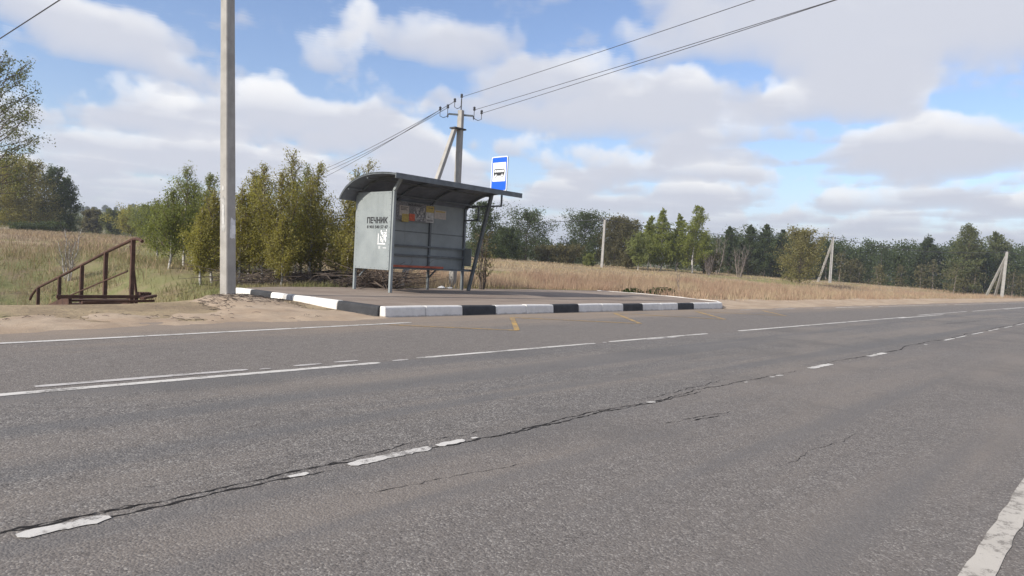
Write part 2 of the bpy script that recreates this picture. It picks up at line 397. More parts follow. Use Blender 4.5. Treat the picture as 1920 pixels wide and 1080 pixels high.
def np_mesh(name, verts, loops, sizes, material, parent=None):
    me = bpy.data.meshes.new(name); verts = np.asarray(verts, np.float32); loops = np.asarray(loops, np.int32).ravel(); sizes = np.asarray(sizes, np.int32)
    me.vertices.add(len(verts)); me.vertices.foreach_set('co', verts.ravel())
    me.loops.add(len(loops)); me.loops.foreach_set('vertex_index', loops)
    me.polygons.add(len(sizes)); st = np.concatenate(([0], np.cumsum(sizes)[:-1])).astype(np.int32)
    me.polygons.foreach_set('loop_start', st); me.update(calc_edges=True); me.validate()
    me.materials.append(MT[material]); o = bpy.data.objects.new(name, me); col.objects.link(o)
    if parent: o.parent = parent
    return o
def tag(o, label, cat, group=None):
    o['label'] = label; o['category'] = cat
    if group: o['group'] = group
    return o
def thing(name, loc, label, cat, group=None):
    o = bpy.data.objects.new(name, None); col.objects.link(o); o.location = loc; o.empty_display_size = .3
    return tag(o, label, cat, group)
def structure(o): o['kind'] = 'structure'; return o
def stuff(o, label, cat): o['kind'] = 'stuff'; o['label'] = label; o['category'] = cat; return o

# ------------------------------------------------------------------ ground sheet
def axis(parts):
    out = []
    for a, b, s in parts: out += list(np.arange(a, b, s))
    return np.array(out + [parts[-1][1]])
def grid_sheet(name, xs, ys, zf, material, keep=None):
    xg, yg = np.meshgrid(xs, ys); zg = zf(xg, yg); nx, ny = len(xs), len(ys)
    v = np.stack([xg.ravel(), yg.ravel(), zg.ravel()], 1)
    i, j = np.meshgrid(np.arange(nx - 1), np.arange(ny - 1)); a = (j * nx + i).ravel()
    q = np.stack([a, a + 1, a + nx + 1, a + nx], 1)
    if keep is not None:
        c = v[q].mean(1); q = q[keep(c[:, 0], c[:, 1])]
    o = np_mesh(name, v, q, np.full(len(q), 4), material)
    o.data.polygons.foreach_set('use_smooth', np.ones(len(o.data.polygons), bool))
    return o
gxs = axis([(-900, -200, 50), (-200, -20, 10), (-20, 60, .8), (60, 200, 3), (200, 600, 20), (600, 2600, 100)])
gys = axis([(-500, -20, 40), (-20, 9, 3), (9, 30, .5), (30, 120, 2), (120, 600, 20), (600, 2600, 100)])
structure(grid_sheet('ground', gxs, gys, lambda x, y: T(x, y) - 0.012, 'ground'))

# ------------------------------------------------------------------ road, bus bay, markings, cracks
road = structure(MB().add([(-300, -1.3, 0), (600, -1.3, 0), (600, 6.02, 0), (-300, 6.02, 0), (-300, -1.3, -.1), (600, -1.3, -.1), (600, 6.02, -.1), (-300, 6.02, -.1)], [(0, 1, 2, 3), (4, 5, 1, 0)]).build('road', 'road'))
bay = structure(MB().add([(-300, 6.02, 0), (600, 6.02, 0), (600, 10.72, 0), (-300, 10.72, 0)], [(0, 1, 2, 3)]).build('bus_bay', 'bay'))
def ribbon(name, pts, w, material, parent, z=.004, step=.07, jit=.1, taper=True, seed=0):
    r = random.Random(seed + len(pts) * 7 + int(pts[0][0] * 31)); path = []
    for (x0, y0), (x1, y1) in zip(pts[:-1], pts[1:]):
        n = max(2, int(math.hypot(x1 - x0, y1 - y0) / step))
        path += [(x0 + (x1 - x0) * i / n, y0 + (y1 - y0) * i / n) for i in range(n)]
    path.append(pts[-1]); v = []; f = []; m = len(path)
    for i, (x, y) in enumerate(path):
        a = path[max(i - 1, 0)]; b_ = path[min(i + 1, m - 1)]; d = Vector((b_[0] - a[0], b_[1] - a[1])).normalized(); nx, ny = -d.y, d.x
        e = 1.0
        if taper and (i == 0 or i == m - 1): e = .55
        wl = w / 2 * (e + r.uniform(-jit, jit)); wr = w / 2 * (e + r.uniform(-jit, jit))
        v += [(x + nx * wl, y + ny * wl, z), (x - nx * wr, y - ny * wr, z)]
        if i: k = 2 * i; f.append((k - 2, k - 1, k + 1, k))
    return from_arrays(name, v, f, material, parent)
# centre line: worn dashes
for i, (a, b_, y, w) in enumerate([(-3.2, -2.2, 3.09, .09), (.25, .56, 3.07, .06), (.70, 1.02, 3.075, .075), (1.84, 1.95, 3.10, .045), (2.19, 2.77, 3.095, .075), (2.83, 3.06, 3.105, .06), (3.12, 3.17, 3.10, .035), (5.20, 5.30, 3.07, .06),
    (7.14, 7.20, 3.06, .03), (7.80, 7.89, 3.05, .05), (8.0, 8.13, 3.05, .06), (9.1, 9.9, 3.065, .09), (11.6, 12.5, 3.05, .09), (15.2, 15.4, 3.03, .05), (17.0, 18.0, 3.03, .06), (18.3, 19.4, 3.03, .05), (20.2, 21.8, 3.03, .05), (22.6, 24.4, 3.02, .05), (25.4, 27, 3.0, .05), (28, 31, 3.0, .05), (33, 36, 3.0, .06), (38, 42, 3.0, .06)]):
    ribbon('dash_marking', [(a, y), (b_, y)], w, 'white_line', road, jit=.28, step=.03, seed=i)
# near edge line, far lane edge line with breaks and older ghost strokes
ribbon('edge_line', [(-30, .41), (140, .41)], .10, 'edge_line', road, jit=.12, step=.12)
for i, (a, b_, y, w, m_) in enumerate([(-60, 4.57, 5.985, .10, 'white_line'), (4.78, 5.0, 6.03, .06, 'ghost_line'), (5.16, 8.64, 6.065, .085, 'white_line'), (8.85, 8.95, 6.07, .05, 'ghost_line'), (9.05, 12.35, 6.09, .09, 'white_line'), (10.0, 11.0, 6.00, .05, 'ghost_line'), (13.75, 27.4, 6.10, .10, 'white_line'),
    (26.0, 33, 6.0, .10, 'white_line'), (30, 40, 6.28, .09, 'white_line'), (41, 60, 6.2, .10, 'white_line'), (50, 110, 6.0, .11, 'white_line'), (1.5, 3.2, 6.20, .09, 'ghost_line'), (3.68, 4.0, 6.19, .08, 'ghost_line'), (4.16, 4.45, 6.21, .08, 'ghost_line'), (3.3, 3.42, 6.16, .05, 'ghost_line')]):
    ribbon('edge_line', [(a, y), (b_, y)], w, m_, bay, z=.003 + .00012 * i, jit=.10, step=.08, seed=i * 3)
ribbon('taper_line', [(-14, 7.2), (1.83, 8.93), (7.95, 9.56)], .11, 'white_line', bay, z=.005, jit=.10)
for i, (a, b_) in enumerate([(22.4, 23.2), (25.2, 27.0), (29.0, 30.2), (31.5, 36.5), (37.5, 52), (54, 90)]):
    ribbon('taper_line', [(a, 9.85 - (a - 25) * .022), (b_, 9.85 - (b_ - 25) * .022)], .11, 'ghost_line' if i < 3 else 'white_line', bay, z=.005, jit=.12, seed=i)
zz = [(7.3, 9.35), (8.9, 7.88), (10.95, 9.86), (12.92, 7.92), (15.15, 10.08), (16.95, 7.90), (19.35, 9.98), (21.2, 7.95), (23.4, 9.6)]
for i in range(len(zz) - 1):
    ribbon('zigzag_line', [zz[i], zz[i + 1]], .10, 'yellow_line', bay, z=.0045 + .0007 * (i % 2), jit=.15, seed=i)
# cracks: open joint along the centre of the road and a few stray ones
def crack(parent, x0, x1, yfun, w, seed, step=.035):
    r = random.Random(seed); v = []; f = []; n = int((x1 - x0) / step); d = 0
    for i in range(n + 1):
        x = x0 + (x1 - x0) * i / n; d = d * .9 + r.gauss(0, .008); ww = .62 * w * (0.2 + 1.3 * r.random() ** 1.8) * min(1, 8 * min(i, n - i) / n + .1); y = yfun(x) + d
        v += [(x, y + ww / 2, .0022), (x, y - ww / 2, .0022)]
        if i: k = 2 * i; f.append((k - 2, k - 1, k + 1, k))
    return from_arrays('crack', v, f, 'crack', parent)
wob = lambda x: 3.115 + .03 * math.sin(x * 1.3) + .02 * math.sin(x * 3.1 + 1)
crack(road, -4, 9, wob, .026, 1); crack(road, 9, 40, wob, .045, 2, .1)
crack(road, -.3, 1.25, lambda x: 3.17 + .02 * math.sin(x * 4), .018, 3); crack(road, .9, 2.1, lambda x: 3.075 + .015 * math.sin(x * 5), .032, 4); crack(road, 2.0, 3.4, lambda x: 3.20 + .02 * math.sin(x * 3), .012, 5)
crack(road, 3.2, 6.2, lambda x: 3.06 + .02 * math.sin(x * 3), .028, 6); crack(road, 5.2, 7.2, lambda x: 3.24 + .04 * math.sin(x * 2), .016, 7)
crack(road, 4.6, 5.5, lambda x: 2.55 - .12 * (x - 4.6), .014, 8); crack(road, 4.9, 5.25, lambda x: 2.52 - .10 * (x - 4.6), .03, 9); crack(road, 1.9, 3.0, lambda x: 2.70 - .16 * (x - 1.9), .008, 10)
crack(road, 2.15, 2.75, lambda x: .92 - .14 * (x - 2.15), .006, 11); crack(road, 4.2, 5.6, lambda x: 1.55 - .05 * (x - 4), .007, 12); crack(road, 24, 30, lambda x: 4.4 - .03 * (x - 24), .05, 13, .1)

# ------------------------------------------------------------------ sandy shoulders
def sand_z(x, y):
    e = sstep(9.55 + 0 * x, 10.6, y - .55 * fbm(x / 1.6, y / 3 + 3, 3) - np.where(np.asarray(x) < 9, (np.asarray(x) - 4) * .07, .3))
    z = -.028 + e * (.05 + np.maximum(T(x, y), 0) * .0) + (T(x, y) + .028) * sstep(10.4, 12, y)
    z = z - .15 * sstep(11, 13, y) * (1 - sstep(5.2, 6.4, x)) - .07 * sstep(7.0, 7.8, x) * sstep(10.8, 12.5, y) * (np.asarray(x) < 9)
    return z + e * (1 - .75 * sstep(6.9, 7.7, x) * (np.asarray(x) < 9)) * (fbm(x / .28, y / .28, 3) * .035 + fbm(x / .55, y / .55, 4) * .075 + fbm(x / 2.2, y / 2.2, 3) * .10) * (1 - .6 * sstep(14.5, 16.5, y))
structure(grid_sheet('sandy_shoulder', axis([(-60, -6, .6), (-6, 8.15, .07), ]), axis([(8.6, 16.5, .07), ]), sand_z, 'sand', lambda x, y: (y < 13.5 + .9 * fbm(x / 1.5, y / 1.5, 3) * 2 + .5 * np.maximum(x - 5.4, 0)) & ~((x > 7.95) & (y > 10.65))))
structure(grid_sheet('sandy_shoulder', axis([(22.3, 60, .15), (60, 260, 1.5)]), axis([(9.2, 14.2, .12)]), lambda x, y: sand_z(x, y) + .012, 'sand', lambda x, y: (y < 12.9 + 1.8 * fbm(x / 3, y / 3, 3)) & ((x > 24.2) | (y < 10.6 + (x - 22.4) * .9))))

# ------------------------------------------------------------------ platform with painted kerb
PZ = .195
outline = [(8.22, 10.70), (22.5, 10.70), (23.25, 11.2), (24.3, 13.0), (25.15, 15.6), (24.9, 17.35), (21, 17.75), (17.8, 17.62), (12.4, 17.55), (9.7, 17.3), (8.5, 16.7), (8.22, 16.0)]
platform = structure(MB().plate(outline, (0, 0, -.2), (1, 0, 0), (0, 1, 0), (0, 0, 1), PZ + .2).build('platform', 'platform'))
def kerb_stone(a, b_, out, material, top=.205, w=.17):
    """one stone from a to b; out = unit vector to the traffic side"""
    a = Vector((*a, 0)); b_ = Vector((*b_, 0)); d = (b_ - a).normalized(); a = a + d * .004; b_ = b_ - d * .004; o = Vector((*out, 0)).normalized()
    j = random.uniform(-.006, .006); t0 = top + random.uniform(-.006, .006); t1 = top + random.uniform(-.006, .006)
    prof = lambda t: [(0 + j, -.12), (.022 + j, t - .055), (.030 + j, t - .022), (.055 + j, t), (w, t), (w, -.12)]
    v = []
    for p, t, s in ((a, t0, 0), (a + d * .014, t0, 1), (b_ - d * .014, t1, 1), (b_, t1, 0)):
        for q, z in prof(t):
            q2 = q if s else q + (.012 if q < .1 else 0); z2 = z if (s or z < 0) else z - .012
            v.append(tuple(p - o * q2 + Vector((0, 0, z2))))
    f = [tuple(reversed(range(6))), tuple(18 + i for i in range(6))]
    for k in range(3):
        for i in range(6): i2 = (i + 1) % 6; f.append((k * 6 + i, k * 6 + i2, k * 6 + 6 + i2, k * 6 + 6 + i))
    return from_arrays('kerb_stone', v, f, material, platform)
n_front = 14; xs_ = [8.14 + (22.42 - 8.14) * i / n_front for i in range(n_front + 1)]
for i, c in enumerate('WWBWWBWWBWWBWW'[:n_front]):
    c = 'WWBWWBWWBWWBWW'[i]
    kerb_stone((xs_[i], 10.55), (xs_[i + 1], 10.55), (0, -1), 'kerb_white' if c == 'W' else 'kerb_black')
ys_ = [10.74, 12.1, 13.1, 13.85, 14.2, 14.75, 15.72, 16.5]
for i, c in enumerate(['B', 'W', 'W', 'G', 'W', 'B', 'W']):
    x0 = 8.10 + .03 * math.sin(i); kerb_stone((8.08, ys_[i + 1]), (8.08, ys_[i]), (-1, 0), dict(W='kerb_white', B='kerb_black', G='kerb_grey')[c])
rp = [(22.46, 10.58), (23.4, 11.15), (23.85, 12.05), (24.35, 13.0), (24.75, 14.0), (25.05, 15.0), (25.3, 16.0), (25.15, 16.9), (24.9, 17.5)]
for i in range(len(rp) - 1):
    d = Vector((rp[i + 1][0] - rp[i][0], rp[i + 1][1] - rp[i][1])).normalized(); kerb_stone(rp[i], rp[i + 1], (d.y, -d.x), 'kerb_white', top=.205 + .006 * (i % 2), w=.13)

# ------------------------------------------------------------------ bus shelter
XL, XR, YB, YF = 11.65, 15.9, 16.60, 14.98
sh = thing('bus_shelter', (13.8, 15.9, PZ), 'grey sheet-metal bus shelter with arched roof on the raised platform', 'bus shelter')
side = MB().box(XL - .03, XL - .004, YF + .03, YB - .06, .80, 2.92).build('side_panel', 'galv', sh)
rv = MB()
for k in range(14):
    z = .86 + k * .155
    for y in (YF + .07, YB - .10): rv.box(XL - .037, XL - .0305, y - .006, y + .006, z - .006, z + .006)
for k in range(9):
    y = YF + .12 + k * .175
    for z in (.84, 2.87): rv.box(XL - .037, XL - .0305, y - .006, y + .006, z - .006, z + .006)
rv.build('rivets', 'dark_ink', side)['kind'] = 'stuff'
def post(pts, w=.07, t=.07, m_='steel'):
    b = MB()
    for a, c in zip(pts[:-1], pts[1:]): b.bar(a, c, w, t, (1, 0, 0))
    return b.build('post', m_, sh)
post([(XL + .035, YF, PZ), (XL + .035, YF, 2.95), (XL + .035, YF - .28, 3.27)], .075, .075, 'galv'); post([(XL + .035, YB + .02, PZ), (XL + .035, YB + .02, 2.86)], .07, .07, 'galv')
post([(14.4, YB + .0, PZ), (14.4, YB + .0, 2.86)], .07, .06); post([(XR, YB + .02, PZ), (XR, YB + .02, 2.86)], .08, .08)
post([(XR, 16.30, PZ), (XR, 15.45, 3.31)], .085, .10)
for (x0, x1) in ((XL + .07, 14.375), (14.43, XR - .04)):
    for (z0, z1) in ((.85, 1.955), (1.965, 2.87)): MB().box(x0, x1, YB + .035, YB + .055, z0, z1).build('back_panel', 'galv', sh)
sm = MB()
for (x0, x1) in ((XL + .07, 14.36), (14.44, XR - .04)): sm.box(x0, x1, YB + .022, YB + .034, 1.945, 1.975)
split_build(sm, 'seam_strip', 'steel', sh)
for z in (1.245, 1.53): MB().box(XL + .08, XR - .04, YB - .075, YB - .033, z - .02, z + .025).build('back_rail', 'steel', sh)
MB().box(XL + .08, XR - .04, YB - .40, YB - .34, .82, .875).box(XL + .08, XR - .04, YB - .08, YB - .035, .82, .875).build('bench_frame', 'steel', sh)
bench = MB()
for k in range(1): bench.box(XL + .10, 14.62, YB - .46, YB - .14, .878, .938)
bench.build('bench_seat', 'red_wood', sh)
for x in (XL + .15, 14.4): MB().bar((x, YB - .04, .58), (x, YB - .36, .83), .04, .04).build('bench_brace', 'steel', sh)
MB().box(XR - .012, XR + .012, 16.24, YB - .02, .99, 1.56).build('end_panel', 'galv', sh)
MB().bar((XR, 16.2, .86), (XR, YB, .86), .05, .06).build('cross_bar', 'steel', sh)
nf = MB(); 
for a, c in (((XR, YB, 2.90), (XR, 16.0, 2.93)), ((XR, 16.0, 2.93), (XR, 16.0, 2.50)), ((XR, 16.0, 2.50), (XR, YB, 2.48))): nf.bar(a, c, .045, .05)
nf.build('notice_frame', 'steel', sh)
# roof: bent sheet, front fascia, ribs
arc = [(16.78, 2.70), (16.70, 2.82), (16.60, 2.93), (16.46, 3.04), (16.28, 3.14), (16.08, 3.22), (15.85, 3.285), (15.55, 3.335), (15.2, 3.358), (14.85, 3.352), (14.58, 3.332), (14.30, 3.30)]
def arc_solid(x0, x1, t, dz=0.0, pts=arc):
    b = MB(); m = len(pts); v = []
    for x in (x0, x1):
        for k in (0, -t):
            for i, (y, z) in enumerate(pts):
                a = pts[max(i - 1, 0)]; c = pts[min(i + 1, m - 1)]; d = Vector((c[0] - a[0], c[1] - a[1])).normalized(); n = (d.y, -d.x)
                n = n if n[1] > 0 else (-n[0], -n[1]); v.append((x, y + n[0] * (k + dz), z + n[1] * (k + dz)))
    f = []
    for i in range(m - 1):
        f += [(i, i + 1, 2 * m + i + 1, 2 * m + i), (m + i + 1, m + i, 3 * m + i, 3 * m + i + 1), (i + 1, i, m + i, m + i + 1), (2 * m + i, 2 * m + i + 1, 3 * m + i + 1, 3 * m + i)]
    f += [(0, 2 * m, 3 * m, m), (m - 1, 2 * m - 1, 4 * m - 1, 3 * m - 1)]
    return b.add(v, f)
RX0, RX1 = 11.15, 16.02
roof = arc_solid(RX0, RX1, .012).build('roof', 'roof_steel', sh)
for x in (RX0 + .015, RX1 - .015): arc_solid(x - .015, x + .015, .05, .014).build('edge_trim', 'steel', roof)
for x in (11.72, 13.1, 14.45, XR): arc_solid(x - .025, x + .025, .055, -.0135).build('rib', 'steel', roof)
for y, z in ((16.42, 2.98), (15.55, 3.24)): MB().box(RX0 + .05, RX1 - .05, y - .02, y + .02, z - .02, z + .02).build('purlin', 'steel', roof)
MB().box(RX0 + .0, RX1 + .0, 14.262, 14.297, 3.175, 3.318).build('fascia', 'steel', roof)
# lettering and torn paper on the side panel, notices on the back wall
def lettering(txt, height, width, origin, u, v, n, material, parent, bold=0.0, name='letter'):
    cu = bpy.data.curves.new(name, 'FONT'); cu.body = txt; cu.size = 1.0; cu.offset = bold; cu.resolution_u = 3; cu.extrude = 0.0
    ob = bpy.data.objects.new(name, cu); col.objects.link(ob); dg = bpy.context.evaluated_depsgraph_get(); me = bpy.data.meshes.new_from_object(ob.evaluated_get(dg)); bpy.data.objects.remove(ob)
    co = np.array([tuple(q.co) for q in me.vertices]); mn = co.min(0); mx = co.max(0); off = parent_origin(parent)
    sx = width / (mx[0] - mn[0]); sy = height / (mx[1] - mn[1])
    for q in me.vertices:
        q.co = Vector(origin) + Vector(u) * ((q.co.x - mn[0]) * sx) + Vector(v) * ((q.co.y - mn[1]) * sy) + Vector(n) * .003 - off
    b = MB(); b.v = [tuple(q.co + off) for q in me.vertices]; b.f = [tuple(q.vertices) for q in me.polygons]; split_build(b, name, material, parent)
lettering('ПЕЧНИК', .175, .93, (XL - .031, 16.06, 2.055), (0, -1, 0), (0, 0, 1), (-1, 0, 0), 'black_ink', side, .04)
lettering('8 903 540 57 47', .085, .93, (XL - .031, 16.05, 1.915), (0, -1, 0), (0, 0, 1), (-1, 0, 0), 'black_ink', side, .03, 'digit')
def scrap(parent, x, y0, y1, z0, z1, n, seed, material='scrap'):
    r = random.Random(seed); b = MB()
    for k in range(n):
        y = r.uniform(y0, y1); z = z0 + (z1 - z0) * r.random(); s = r.uniform(.006, .036)
        pts = [(s * math.cos(a) * r.uniform(.3, 1.2), s * math.sin(a) * r.uniform(.4, 1.7)) for a in np.linspace(0, 6.28, 9)[:-1]]
        b.plate(pts, (x - .0008 * k / n, y, z), (0, -1, 0), (0, 0, 1), (-1, 0, 0), .0015)
    o = b.build('torn_paper', material, parent); o['kind'] = 'stuff'; return o
scrap(side, XL - .0315, 15.15, 15.42, 1.55, 1.87, 60, 3)
MB().box(XL - .034, XL - .0315, 15.50, 15.532, 1.50, 1.78).box(XL - .034, XL - .0315, 15.2, 15.55, 1.485, 1.515).box(XL - .034, XL - .0315, 15.42, 15.44, 1.36, 1.44).box(XL - .034, XL - .0315, 15.47, 15.485, 1.36, 1.44).box(XL - .034, XL - .0315, 15.15, 15.3, 1.385, 1.40).build('torn_paper', 'scrap', side)
nb = MB().box(12.45, 14.50, YB - .050, YB - .038, 2.28, 2.84).build('notice_board', 'board', sh)
def sheet(x0, x1, z0, z1, m_, k=1, parent=nb): return MB().box(x0, x1, YB - .052 - .003 * k, YB - .050 - .003 * k, z0, z1).build('notice', m_, parent)
sheet(13.12, 13.48, 2.42, 2.72, 'cream_paper'); sheet(13.22, 13.48, 2.24, 2.48, 'yellow_paper', 2); sheet(13.50, 13.72, 2.29, 2.50, 'red_paper'); sheet(14.16, 14.48, 2.29, 2.60, 'paper'); sheet(14.16, 14.48, 2.605, 2.80, 'yellow_paper'); sheet(12.6, 12.95, 2.35, 2.72, 'paper')
r_ = random.Random(4); bl = MB()
for k in range(46):
    x = r_.uniform(13.66, 14.10); z = r_.uniform(2.31, 2.66); bl.box(x, x + r_.uniform(.015, .07), YB - .053, YB - .0505, z, z + r_.uniform(.015, .07))
bl.build('torn_paper', 'paper', nb)['kind'] = 'stuff'
ink = MB()
for k in range(8): ink.box(13.45 + k * .066, 13.495 + k * .066, YB - .055, YB - .0505, 2.745, 2.805 - .012 * (k % 2))
for (x0, x1, z) in ((13.16, 13.44, 2.67), (13.16, 13.38, 2.63), (13.16, 13.42, 2.59), (14.2, 14.44, 2.36), (14.2, 14.44, 2.33), (14.21, 14.42, 2.73), (14.23, 14.30, 2.44), (14.23, 14.26, 2.48)): ink.box(x0, x1, YB - .0575, YB - .0555, z, z + .018)
split_build(ink, 'print', 'dark_ink', nb)
ob_ = MB().box(14.56, 15.06, YB + .02, YB + .034, 2.44, 2.72).build('notice', 'cream_paper', sh)
MB().box(14.62, 15.0, YB + .017, YB + .0195, 2.65, 2.69).build('print', 'yellow_paper', ob_)

# ------------------------------------------------------------------ bus stop sign
SX = 16.10
sg = thing('bus_stop_sign', (SX, 15.33, 2.95), 'blue and white bus stop sign with bus pictogram above the shelter roof', 'sign')
MB().bar((SX, 15.2, 2.93), (SX, 15.2, 4.35), .045, .045, (1, 0, 0)).bar((SX, 16.0, 2.955), (SX, 15.178, 2.955), .045, .045).bar((SX + .02, 16.0, 2.955), (XR - .03, 16.3, 2.955), .045, .045).build('bracket', 'steel', sg)
def rrect(w, h, r, n=5):
    o = []
    for cx_, cy_, a0 in ((w / 2 - r, h / 2 - r, 0), (-w / 2 + r, h / 2 - r, 90), (-w / 2 + r, -h / 2 + r, 180), (w / 2 - r, -h / 2 + r, 270)):
        for k in range(n + 1): a = math.radians(a0 + 90 * k / n); o.append((cx_ + r * math.cos(a), cy_ + r * math.sin(a)))
    return o
SC = (SX - .03, 15.335, 3.975); SU, SV, SN = (0, -1, 0), (0, 0, 1), (-1, 0, 0)
def layer(name, outl, k, m_, t=.0015, c=(0, 0)):
    return MB().plate([(a + c[0], b_ + c[1]) for a, b_ in outl], Vector(SC) + Vector(SN) * (.004 + .0016 * k), SU, SV, SN, t).build(name, m_, sg)
MB().plate(rrect(.70, 1.10, .06), Vector(SC) - Vector(SN) * .022, SU, SV, SN, .025).build('plate', 'sign_back', sg)
layer('border', rrect(.70, 1.10, .06), 0, 'sign_white'); layer('blue_field', rrect(.64, 1.04, .04), 1, 'sign_blue'); layer('white_panel', rrect(.56, .60, .02), 2, 'sign_white', c=(0, .06))
pc = MB()
def pl(outl, k): pc.plate(outl, Vector(SC) + Vector(SN) * (.004 + .0016 * k), SU, SV, SN, .0015)
pl([(-.22, -.06), (.22, -.06), (.235, .03), (.235, .10), (.215, .155), (-.195, .155), (-.215, .14), (-.235, .04)], 3)
pc.build('bus_pictogram', 'black_ink', sg)
wd = MB()
for x0, x1 in ((-.195, -.12), (-.105, -.015), (0.0, .09), (.105, .205)):
    wd.plate([(x0 - (.012 if x0 < -.15 else 0), .05), (x1, .05), (x1, .122), (x0, .122)], Vector(SC) + Vector(SN) * (.004 + .0016 * 4), SU, SV, SN, .0015)
circ = lambda r, c: [(c[0] + r * math.cos(a), c[1] + r * math.sin(a)) for a in np.linspace(0, 2 * math.pi, 17)[:-1]]
for cx_ in (-.135, .14): wd.plate(circ(.060, (cx_, -.062)), Vector(SC) + Vector(SN) * (.004 + .0016 * 4), SU, SV, SN, .0015)
split_build(wd, 'pictogram_window', 'sign_white', sg)
wh = MB()
for cx_ in (-.135, .14):
    wh.plate(circ(.052, (cx_, -.064)), Vector(SC) + Vector(SN) * (.004 + .0016 * 5), SU, SV, SN, .0015)
split_build(wh, 'pictogram_wheel', 'black_ink', sg)
wh = MB()
for cx_ in (-.135, .14): wh.plate(circ(.036, (cx_, -.064)), Vector(SC) + Vector(SN) * (.004 + .0016 * 6), SU, SV, SN, .0015)
split_build(wh, 'pictogram_hub', 'sign_white', sg)

# ------------------------------------------------------------------ poles and lines
def concrete_pole(parent, base, top, a, b_, rot, taper=.75, name='shaft'):
    base = Vector(base); top = Vector(top); u = Vector((math.cos(rot), math.sin(rot), 0)); w = Vector((-math.sin(rot), math.cos(rot), 0)); v = []; c = .14
    for p, s in ((base, 1), (top, taper)):
        A, B = a / 2 * s, b_ / 2 * s
        for q, r in ((-A, -B + B * c), (-A + A * c, -B), (A - A * c, -B), (A, -B + B * c), (A, B - B * c), (A - A * c, B), (-A + A * c, B), (-A, B - B * c)): v.append(tuple(p + u * q + w * r))
    f = [tuple(reversed(range(8))), tuple(range(8, 16))] + [(i, (i + 1) % 8, 8 + (i + 1) % 8, 8 + i) for i in range(8)]
    return from_arrays(name, v, f, 'concrete', parent)
mz = Tz(6.81, 14.15)
mp = thing('utility_pole', (6.81, 14.15, mz), 'tall thick bare concrete utility pole at the sandy end of the platform kerb', 'utility pole')
lean = Vector((-.90, .433, 0)) * .036
mtop = Vector((6.81, 14.15, mz)) + lean * 8.6 + Vector((0, 0, 8.6))
concrete_pole(mp, Vector((6.81, 14.15, mz)) - lean * .4 - Vector((0, 0, .4)), mtop, .245, .225, math.radians(14.3), .80)
_n2 = Vector((.247, -.969, 0)); _u2 = Vector((.969, .247, 0))
def pole_paper(z0, z1, u0, u1, nrm, uu, half, m_, seed):
    r = random.Random(seed); pts = [(u0 + (u1 - u0) * k / 4 + r.uniform(-.012, .012), z0 + r.uniform(-.02, .02)) for k in range(5)] + [(u1 - (u1 - u0) * k / 4 + r.uniform(-.012, .012), z1 + r.uniform(-.03, .03)) for k in range(5)]
    c = Vector((6.81, 14.15, mz)) + nrm * half
    MB().plate(pts, c, uu, Vector((0, 0, 1)) + lean, nrm, .003).build('torn_flyer', m_, mp)
pole_paper(1.22, 1.62, -.035, .09, _n2, _u2, .1095, 'plastic', 1); pole_paper(1.30, 1.50, .0, .085, _n2, _u2, .1135, 'scrap', 5)
_n1 = Vector((-.969, -.247, 0)); _u1 = Vector((.247, -.969, 0))
pole_paper(1.35, 2.05, -.05, .05, _n1, _u1, .1190, 'kerb_grey', 2); pole_paper(1.5, 1.9, -.02, .04, _n1, _u1, .1225, 'paper', 3); pole_paper(2.2, 2.3, -.03, .02, _n1, _u1, .1175, 'paper', 4)
def insulator(parent, p, root):
    p = Vector(p); root = Vector(root)
    d = p - root; k = MB().tube([root, root + Vector((d.x * .2, d.y * .2, -.10)), root + Vector((d.x * .6, d.y * .6, -.15)), root + Vector((d.x, d.y, -.10)), p], .012, 6).build('hook', 'wire', parent)
    MB().lathe(p - Vector((0, 0, .02)), [(.0, 0), (.045, 0), (.05, .04), (.03, .06), (.045, .075), (.048, .11), (.025, .135), (0, .14)], 10).build('insulator', 'porcelain', parent)
# corner pole behind the shelter
ub = Vector((17.33, 18.6, Tz(17.33, 18.6)))
up = thing('utility_pole', ub, 'concrete power pole with leaning strut, crossarm and insulators behind the shelter', 'utility pole')
utop = Vector((17.33, 18.6, 6.58)); concrete_pole(up, ub - Vector((0, 0, .3)), utop, .20, .24, math.radians(10), .78)
concrete_pole(up, (14.95, 18.75, Tz(14.95, 18.75) - .2), (17.10, 18.62, 5.93), .17, .19, 0, .85, 'strut')
MB().bar((16.95, 18.6, 5.90), (17.5, 18.6, 5.90), .30, .05).build('clamp', 'wire', up)
MB().tube([utop - Vector((0, 0, .3)), utop + Vector((0, 0, .42))], .022, 6).build('mast', 'wire', up)
ca, cb = Vector((16.98, 18.88, 6.42)), Vector((17.68, 18.32, 6.42)); MB().bar(ca, cb, .05, .06).build('crossarm', 'steel', up)
dv = (cb - ca).normalized(); ins = []
for root, off in ((ca, dv * -.30), (ca, dv * -.03), (cb, dv * .03), (cb, dv * .30)):
    p = root + off + Vector((0, 0, .12 if abs(off.length) > .1 else .22)); insulator(up, p, root); ins.append(p)
mt_ = utop + Vector((0, 0, .42)); p = mt_ + Vector((0, 0, .06)); insulator(up, p, mt_); ins.append(p); p2 = mt_ + dv * -.24 + Vector((0, 0, -.12)); insulator(up, p2, mt_ - Vector((0, 0, .22))); ins.append(p2)
def wire(a, b_, sag, label, group, r=.011, n=24):
    a = Vector(a); b_ = Vector(b_); pts = [a + (b_ - a) * (i / n) - Vector((0, 0, 4 * sag * (i / n) * (1 - i / n))) for i in range(n + 1)]
    return tag(MB().tube(pts, r, 5).build('power_line', 'wire'), label, 'power line', group)
def thru(a, px, py, z, tmul):
    q = Vector(ground(px, py, z)); return Vector(a) + (q - Vector(a)) * tmul
